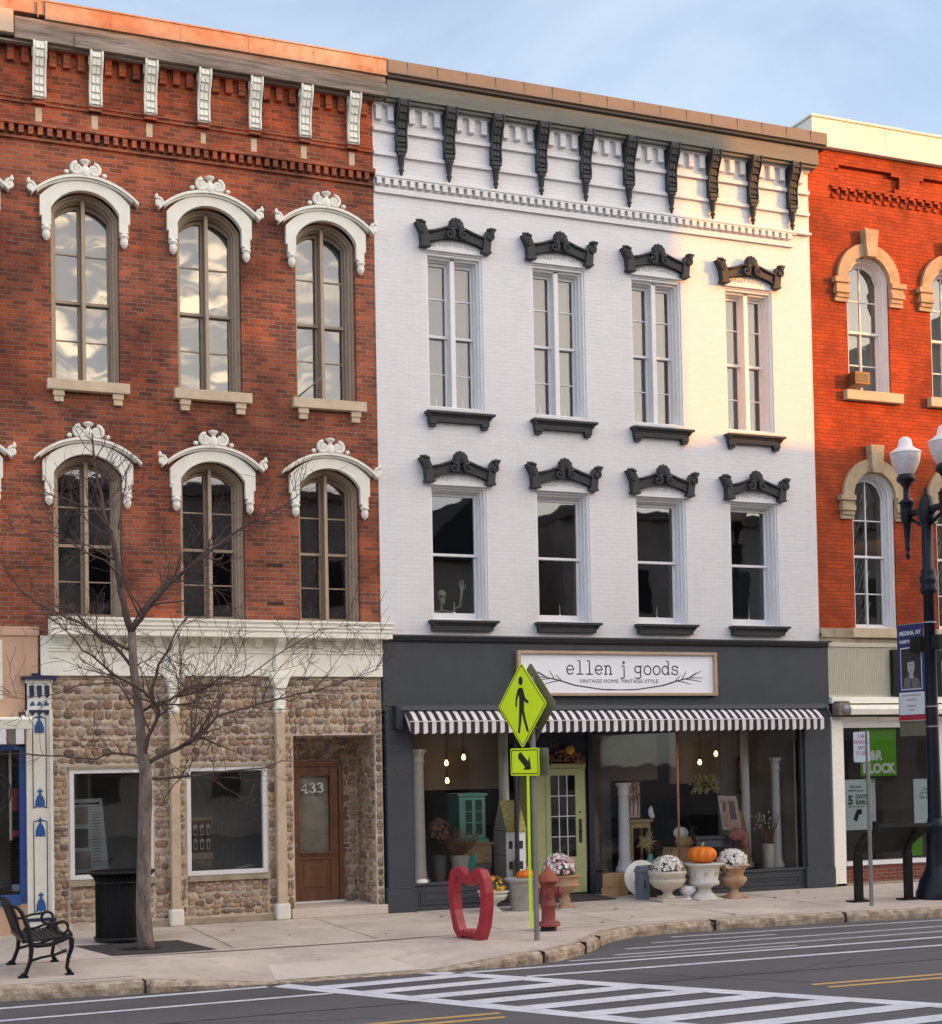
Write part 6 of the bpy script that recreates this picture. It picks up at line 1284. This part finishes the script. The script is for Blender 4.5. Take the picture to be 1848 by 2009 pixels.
# ------------------------------------------------------------ lamp post, banner
LP = T('street_lamp', 'black cast iron street lamp with twin globes at the right edge', 'street lamp', (17.68, -3.0, 0)); lx, ly = 17.66, -3.0
m = MB(); m.lathe([(.36, 0), (.36, .12), (.33, .17), (.30, .30), (.24, .42), (.19, .52), (.17, .60), (.16, .95), (.165, 1.10), (.15, 1.18), (.17, 1.24), (.14, 1.32), (.125, 1.40)], (lx, ly), 20, sm=True); m.build('base', 'lamp_blue', LP)
m = MB(); m.lathe([(.12, 1.38), (.105, 3.4), (.095, 5.3), (.13, 5.32), (.15, 5.40), (.13, 5.46), (.15, 5.52), (.15, 5.60), (.12, 5.68), (.14, 5.72), (.10, 5.76), (.095, 6.5), (.13, 6.62), (.155, 6.75), (.13, 6.88), (.12, 6.95), (.10, 7.02), (.03, 7.10), (.045, 7.14), (.005, 7.2)], (lx, ly), 18); m.build('pole', 'lamp_blue', LP)
for k in (-1, 1):
    gy = ly+k*.52
    m = MB(); m.tube([(lx, ly, 6.72), (lx, ly+k*.25, 6.80), (lx, gy, 6.78)], [.09, .06, .07], 10); m.tube([(lx, ly+k*.1, 6.55), (lx, ly+k*.28, 6.62), (lx, gy, 6.74)], [.05, .03, .04], 8); m.build('arm', 'lamp_blue', LP)
    m = MB(); m.lathe([(.005, 5.98), (.04, 6.03), (.05, 6.07), (.02, 6.12), (.05, 6.17), (.05, 6.2), (.045, 6.24), (.075, 6.62), (.11, 6.68), (.12, 6.85), (.115, 6.98), (.15, 7.0), (.10, 7.05), (.06, 7.08), (.055, 7.27), (.10, 7.34), (.17, 7.40), (.165, 7.46), (.14, 7.50), (.13, 7.52)], (lx, gy), 16); m.build('globe_holder', 'lamp_blue', LP)
    m = MB(); m.lathe([(.13, 7.5), (.17, 7.56), (.245, 7.72), (.27, 7.86), (.27, 7.90)], (lx, gy), 24, cap=False); m.build('globe', 'opal', LP)
    m = MB(); m.lathe([(.285, 7.885), (.28, 7.91), (.20, 7.96), (.135, 8.01), (.12, 8.08), (.105, 8.14), (.06, 8.18), (.01, 8.19)], (lx, gy), 24); m.build('globe_cap', 'globe', LP)
m = MB()
for z in (2.98, 3.33, 4.80): m.lathe([(.118, z), (.118, z+.03)], (lx, ly), 16)
m.build('clamp_band', 'galvanised', LP)
m = MB(); m.box(lx-.10, lx+.02, ly+.14, ly+.42, 4.32, 4.58); m.build('equipment_box', 'black_iron', LP); m = MB()
m.box(lx-.08, lx+.08, ly-.32, ly-.13, 4.32, 4.58); m.build('equipment_box', 'black_iron', LP)
m = MB(); m.tube([(lx, ly+.1, 4.82), (lx, ly+.9, 4.84)], .012, 6); m.tube([(lx, ly+.1, 3.10), (lx, ly+.9, 3.10)], .012, 6); m.build('banner_arm', 'galvanised', LP)
BA = T('street_banner', 'navy street banner with a grey portrait hanging from the lamp post', 'banner', (17.6, -2.5, 4))
by0, by1 = ly+.16, ly+.88; bx_ = lx-.005
def bn(y0, y1, z0, z1, nm, mt, d): m = MB(); m.box(bx_-d, bx_-d+.0015, ly+y0, ly+y1, z0, z1); return m.build(nm, mt, BA)
m = MB(); m.box(bx_-.004, bx_, by0, by1, 3.12, 4.82); m.build('cloth', 'banner_navy', BA)
bn(.22, .80, 3.66, 4.42, 'photo_border', 'sign_frame' if 0 else 'paper', .006); bn(.24, .78, 3.68, 4.40, 'photo_ground', 'banner_dark', .008)
bn(.17, .86, 3.22, 3.62, 'caption_panel', 'paper', .006); bn(.16, .88, 3.12, 3.21, 'red_band', 'banner_red', .006); bn(.165, .20, 3.65, 4.5, 'edge_stripe', 'royal_blue', .006)
m = MB()
def yz(P_, d): n = len(P_); m.add([(bx_-d, ly+a_, b_) for a_, b_ in P_]+[(bx_-d+.001, ly+a_, b_) for a_, b_ in P_], [tuple(range(n)), tuple(range(2*n-1, n-1, -1))])
yz([(.74, 3.68), (.70, 3.86), (.58, 3.93), (.44, 3.90), (.30, 3.83), (.27, 3.68)], .0095); m.build('coat', 'banner_grey', BA)
m = MB(); yz([(.51+.10*cos(k*pi/10), 4.08+.15*sin(k*pi/10)) for k in range(20)], .0105); yz([(.56, 3.98), (.45, 3.97), (.46, 3.86), (.55, 3.86)], .0102); m.build('face', 'face_grey', BA)
m = MB(); yz([(.40, 4.17), (.63, 4.15), (.66, 4.23), (.60, 4.33), (.45, 4.33), (.39, 4.24)], .0115); yz([(.47, 4.09), (.50, 4.09), (.50, 4.11), (.47, 4.11)], .0115); yz([(.54, 4.09), (.57, 4.09), (.57, 4.11), (.54, 4.11)], .0115); yz([(.49, 4.0), (.54, 4.0), (.54, 4.01), (.49, 4.01)], .0115); yz([(.50, 3.86), (.52, 3.86), (.53, 3.70), (.49, 3.70)], .0115); m.build('cap_and_features', 'banner_dark', BA)
text('MEDINA, NY', .105, (bx_-.006, ly+.52, 4.64), 'paper', BA, rot=(pi/2, 0, -pi/2), ext=.001, bold=.003); text('HOMETOWN HERO', .078, (bx_-.006, ly+.52, 4.50), 'paper', BA, rot=(pi/2, 0, -pi/2), ext=.001, bold=.003, sx=.85)
m = MB()
for z, w_ in ((3.55, .5), (3.47, .3), (3.36, .26), (3.29, .14)): m.box(bx_-.008, bx_-.0065, ly+.52-w_/2, ly+.52+w_/2, z, z+.028)
m.build('caption_line', 'face_grey', BA)
m = MB(); m.box(bx_+.01, bx_+.014, by0, by1, 2.84, 3.11); own(m, 'banner_backing', 'banner_flap', 'olive brown panel hanging just below the street banner', 'panel')
# parking sign, information panel
PS = T('parking_sign', 'thin grey post with a small white parking sign seen nearly edge on', 'road sign', (15.93, -3.45, 0))
m = MB(); m.box(15.90, 15.955, -3.47, -3.43, 0, 2.93); m.build('post', 'galvanised', PS)
m = MB(); q = radians(16); t1 = Vector((sin(q), -cos(q), 0)); c0 = Vector((15.93, -3.47, 0)); P_ = rr_poly(-.13, 2.655, .16, .255, .03)
n = len(P_); vs = [c0+t1*a_-Vector((cos(q), sin(q), 0))*.015+Vector((0, 0, b_)) for a_, b_ in P_]+[c0+t1*a_-Vector((cos(q), sin(q), 0))*.010+Vector((0, 0, b_)) for a_, b_ in P_]; m.add(vs, [tuple(range(n)), tuple(range(2*n-1, n-1, -1))]+[(i, n+i, n+(i+1) % n, (i+1) % n) for i in range(n)]); pp = m.build('plate', 'paper', PS)
text('2 HR\nPARKING\n8AM\nTO 5PM', .095, c0-t1*.13-Vector((cos(q), sin(q), 0))*.017+Vector((0, 0, 2.80)), 'banner_red', pp, rot=(pi/2, 0, q-pi/2), ext=.001, sx=.75)
IP = T('information_panel', 'black sloping information panel on two legs near the lamp post', 'information panel', (16.7, -2.8, 0))
for x, y, k in ((16.19, -2.76, 0), (17.13, -2.90, 1)):
    m = MB(); m.box(x-.07, x+.07, y-.05, y+.05, .02, .84); m.prism([(y-.05, .84), (y+.05, .84), (y+.02, .94), (y-.26, 1.22), (y-.34, 1.20), (y-.10, .98)], x-.05, x+.05, 'yz'); 
    m.build('leg', 'black_iron', IP, .01); m = MB(); m.box(x-.19, x+.19, y-.10, y+.10, 0, .03); m.build('foot_plate', 'black_iron', IP)
m = MB(); vs = []
for (x, y, z) in ((16.34, -2.62, .88), (17.26, -2.66, .88), (17.44, -3.20, 1.33), (16.36, -3.14, 1.34)): vs.append((x, y, z))
vs += [(x, y, z-.06) for x, y, z in vs]; m.add(vs, [(0, 1, 2, 3), (7, 6, 5, 4), (0, 4, 5, 1), (1, 5, 6, 2), (2, 6, 7, 3), (3, 7, 4, 0)]); m.build('board', 'black_flat', IP)
# fallen leaves on the pavement
lc = MB()
for x, y in ((15.4, -1.4), (15.9, -1.9), (16.6, -2.4), (14.6, -2.6), (12.1, -1.6), (9.1, -1.2), (6.2, -2.4), (7.5, -3.0), (13.2, -3.5), (5.6, -1.3), (11.7, -2.9), (16.3, -.8), (9.0, -.3), (10.9, -3.4)):
    lm = MB(); a = R.uniform(0, 6); s_ = R.uniform(.03, .06); lm.add([(x+s_*cos(a), y+s_*sin(a), .012), (x+s_*.5*cos(a+1.6), y+s_*.5*sin(a+1.6), .03), (x-s_*cos(a), y-s_*sin(a), .008), (x+s_*.5*cos(a-1.6), y+s_*.5*sin(a-1.6), .02)], [(0, 1, 2, 3)])
    tag(lm.build('fallen_leaf', 'leaf_brown'), 'dry brown leaf lying on the pavement', 'leaf', 'fallen leaves on the pavement')
# ------------------------------------------------------------ street tree
TR = T('street_tree', 'young bare street tree with thin spreading branches', 'tree', (3.96, -2.9, 0))
tr = random.Random(21); trunkm = MB(); brm = MB()
trunk = [(3.99, 0, .155), (3.97, .12, .13), (3.955, .6, .115), (3.965, 1.15, .112), (3.985, 1.7, .105), (4.01, 2.15, .108), (4.0, 2.45, .10), (3.97, 2.75, .088), (3.95, 3.05, .078), (3.90, 3.5, .07), (3.86, 4.0, .066), (3.84, 4.44, .064)]
trunkm.tube([(x+.008*sin(i*2.3), -2.9+.01*cos(i*1.7), z) for i, (x, z, r) in enumerate(trunk)], [r*.88 for *_, r in trunk], 14)
trunkm.build('trunk', 'bark', TR)
R4 = lambda a, b: (a, b)
def pix(x, z, y=-2.9): return Vector((x, y, z))
segs = 0
def grow(P_, r0_, r1_, depth, dens=1.):
    """branch along a polyline, with side twigs"""
    global segs
    n = len(P_); brm.tube(P_, [r0_+(r1_-r0_)*i/(n-1) for i in range(n)], 6 if r0_ > .012 else 4)
    if depth <= 0: return
    L_ = sum((P_[i+1]-P_[i]).length for i in range(n-1)); k = int(L_*dens*(7.0 if depth == 2 else 7.5))
    for j in range(k):
        t = tr.uniform(.12, 1)*(n-1); i = min(int(t), n-2); p = P_[i].lerp(P_[i+1], t-i); d = (P_[i+1]-P_[i]).normalized()
        ax = Vector((tr.uniform(-1, 1), tr.uniform(-1, 1), tr.uniform(-1, 1))).normalized(); a = d.cross(ax).normalized()
        nd_ = (d*tr.uniform(.5, 1)+a*tr.uniform(.6, 1.1)+Vector((0, 0, .22))).normalized()
        ln = L_*tr.uniform(.18, .42)*(1.1-.5*t/(n-1)) if depth == 2 else tr.uniform(.15, .5)
        ln = max(.12, min(ln, 1.1)); q = [p]; m_ = 4 if depth == 1 else 5
        for s_ in range(m_):
            nd_ = (nd_+Vector((tr.uniform(-.32, .32), tr.uniform(-.3, .3), tr.uniform(-.22, .32)))).normalized(); q.append(q[-1]+nd_*ln/m_)
        rr_ = (r0_+(r1_-r0_)*t/(n-1))*.55; grow(q, max(.0045, min(rr_, .016)), .003, depth-1, dens)
def limb(pts, r0_, r1_, ys, dens=1.):
    n = len(pts); r0_ *= .88; P_ = [Vector((x, -2.9+ys*(i/(n-1)), z)) for i, (x, z) in enumerate(pts)]
    # subdivide with a slight wander
    q = []
    for a, b in zip(P_, P_[1:]): q += [a, a.lerp(b, .5)+Vector((tr.uniform(-.02, .02), tr.uniform(-.03, .03), tr.uniform(-.02, .02)))]
    q.append(P_[-1]); grow(q, r0_, r1_, 2, dens)
limb([(3.84, 4.44), (3.76, 4.77), (3.7, 5.03), (3.67, 5.46), (3.63, 5.76), (3.57, 5.94), (3.5, 6.27), (3.45, 6.57), (3.42, 6.83), (3.41, 7.06), (3.4, 7.33)], 0.058, 0.01, 0.5, 0.7)
limb([(3.84, 4.44), (3.94, 4.61), (4.1, 4.86), (4.44, 5.21), (4.78, 5.49), (5.12, 5.76), (5.46, 5.98), (5.87, 6.21), (6.07, 6.38)], 0.045, 0.006, -0.9, 0.9)
limb([(3.67, 5.89), (3.73, 6.26), (3.82, 6.73), (3.91, 7.0), (4.01, 7.14), (4.23, 7.38)], 0.014, 0.004, 0.4, 1)
limb([(3.94, 2.58), (4.01, 2.83), (4.08, 3.08), (4.16, 3.32), (4.04, 3.49), (4.06, 3.72), (4.11, 3.95), (4.23, 4.14), (4.29, 4.32), (4.38, 4.49), (4.46, 4.62)], 0.035, 0.008, -0.8, 0.8)
limb([(4.02, 2.56), (4.11, 2.65), (4.44, 2.79), (4.74, 2.98), (4.89, 3.12), (4.5, 2.85), (4.79, 3.02), (4.95, 3.23), (5.35, 3.35), (5.79, 3.47), (6.05, 3.54), (6.41, 3.61), (6.96, 3.79), (7.31, 3.91)], 0.04, 0.005, -0.6, 0.8)
limb([(4.21, 3.33), (4.07, 3.5), (3.77, 3.7), (3.48, 3.84), (3.28, 4.0), (3.05, 4.13), (2.85, 4.35), (2.62, 4.51), (2.43, 4.66)], 0.026, 0.005, -1.1, 0.9)
limb([(3.82, 3.97), (3.61, 4.26), (3.38, 4.43), (3.09, 4.79), (2.89, 4.84), (2.75, 4.94)], 0.028, 0.008, 0.7, 0.9)
limb([(3.8, 4.19), (3.48, 4.32), (3.1, 4.55), (2.75, 4.69), (2.47, 4.8), (2.38, 4.86), (2.18, 5.07), (2.01, 5.21)], 0.026, 0.006, -0.6, 0.9)
limb([(3.93, 2.67), (3.79, 2.73), (3.58, 2.75), (3.39, 2.67), (3.1, 2.69), (2.75, 2.73), (2.44, 2.77), (2.13, 2.77)], 0.02, 0.006, 0.9, 0.8)
limb([(4.04, 2.38), (4.38, 2.39), (4.73, 2.4), (5.0, 2.44), (4.55, 2.38), (4.92, 2.44), (5.4, 2.47), (5.96, 2.5), (6.23, 2.6), (6.81, 2.61), (7.49, 2.62), (7.81, 2.72)], 0.02, 0.005, 1.2, 0.8)
limb([(3.98, 3.33), (4.22, 3.46), (4.39, 3.49), (4.65, 3.67), (4.99, 3.69), (4.52, 3.54), (4.7, 3.69), (5.26, 3.74), (5.64, 3.88), (6.04, 4.16), (6.5, 4.43), (6.75, 4.57), (7.26, 4.66)], 0.026, 0.004, 0.6, 1)
limb([(3.87, 3.36), (3.77, 3.59), (3.68, 3.72), (3.61, 3.75), (3.34, 3.74), (3.04, 3.66), (2.82, 3.6), (2.45, 3.55), (2.24, 3.58)], 0.014, 0.004, 1.0, 0.9)
limb([(4.18, 3.41), (4.31, 3.42), (4.56, 3.41), (4.85, 3.34), (4.36, 3.4), (4.75, 3.41), (5.07, 3.28), (5.28, 3.24)], 0.016, 0.004, -0.9, 1)
limb([(3.84, 4.53), (4.05, 4.84), (4.33, 5.15), (4.38, 5.22), (4.82, 5.49), (5.09, 5.75), (5.54, 5.96), (5.88, 6.17), (6.32, 6.33)], 0.018, 0.004, 0.5, 1)
limb([(3.66, 5.24), (3.47, 5.42), (3.16, 5.51), (2.94, 5.63), (2.76, 5.72), (2.33, 5.74), (2.0, 5.73)], 0.016, 0.004, -0.8, 1)
limb([(3.58, 5.83), (3.42, 6.13), (3.26, 6.54), (3.27, 6.56), (3.6, 6.69), (3.69, 6.79)], 0.014, 0.004, -0.6, 1)
limb([(3.55, 5.89), (3.34, 6.19), (3.12, 6.25), (2.85, 6.35), (2.63, 6.53), (2.3, 6.8)], 0.014, 0.004, 0.5, 1)
limb([(4.07, 4.74), (4.45, 5.21), (5.01, 5.17), (5.21, 5.0), (5.29, 4.8)], 0.012, 0.004, 0.3, 0.8)
limb([(3.9, 4.14), (3.79, 4.24), (3.51, 4.45), (3.3, 4.47), (3.05, 4.57), (2.86, 4.76)], 0.012, 0.004, 1.3, 1)
limb([(3.86, 3.94), (4.09, 4.06), (4.28, 4.2), (4.57, 4.04), (4.84, 4.03), (4.97, 3.82)], 0.012, 0.004, 0.8, 1)
brm.build('crown', 'twig', TR)

AC = T('window_air_conditioner', 'rusty brown box unit on the sill of the upper arched window', 'air conditioner', (18.5, 0, 9.7))
m = MB(); m.box(18.33, 18.68, -.22, .15, 9.74, 9.99); m.build('case', 'wood_door', AC, .01); m = MB(); m.box(18.37, 18.64, -.226, -.22, 9.78, 9.95); m.build('grille', 'dark_wood', AC)
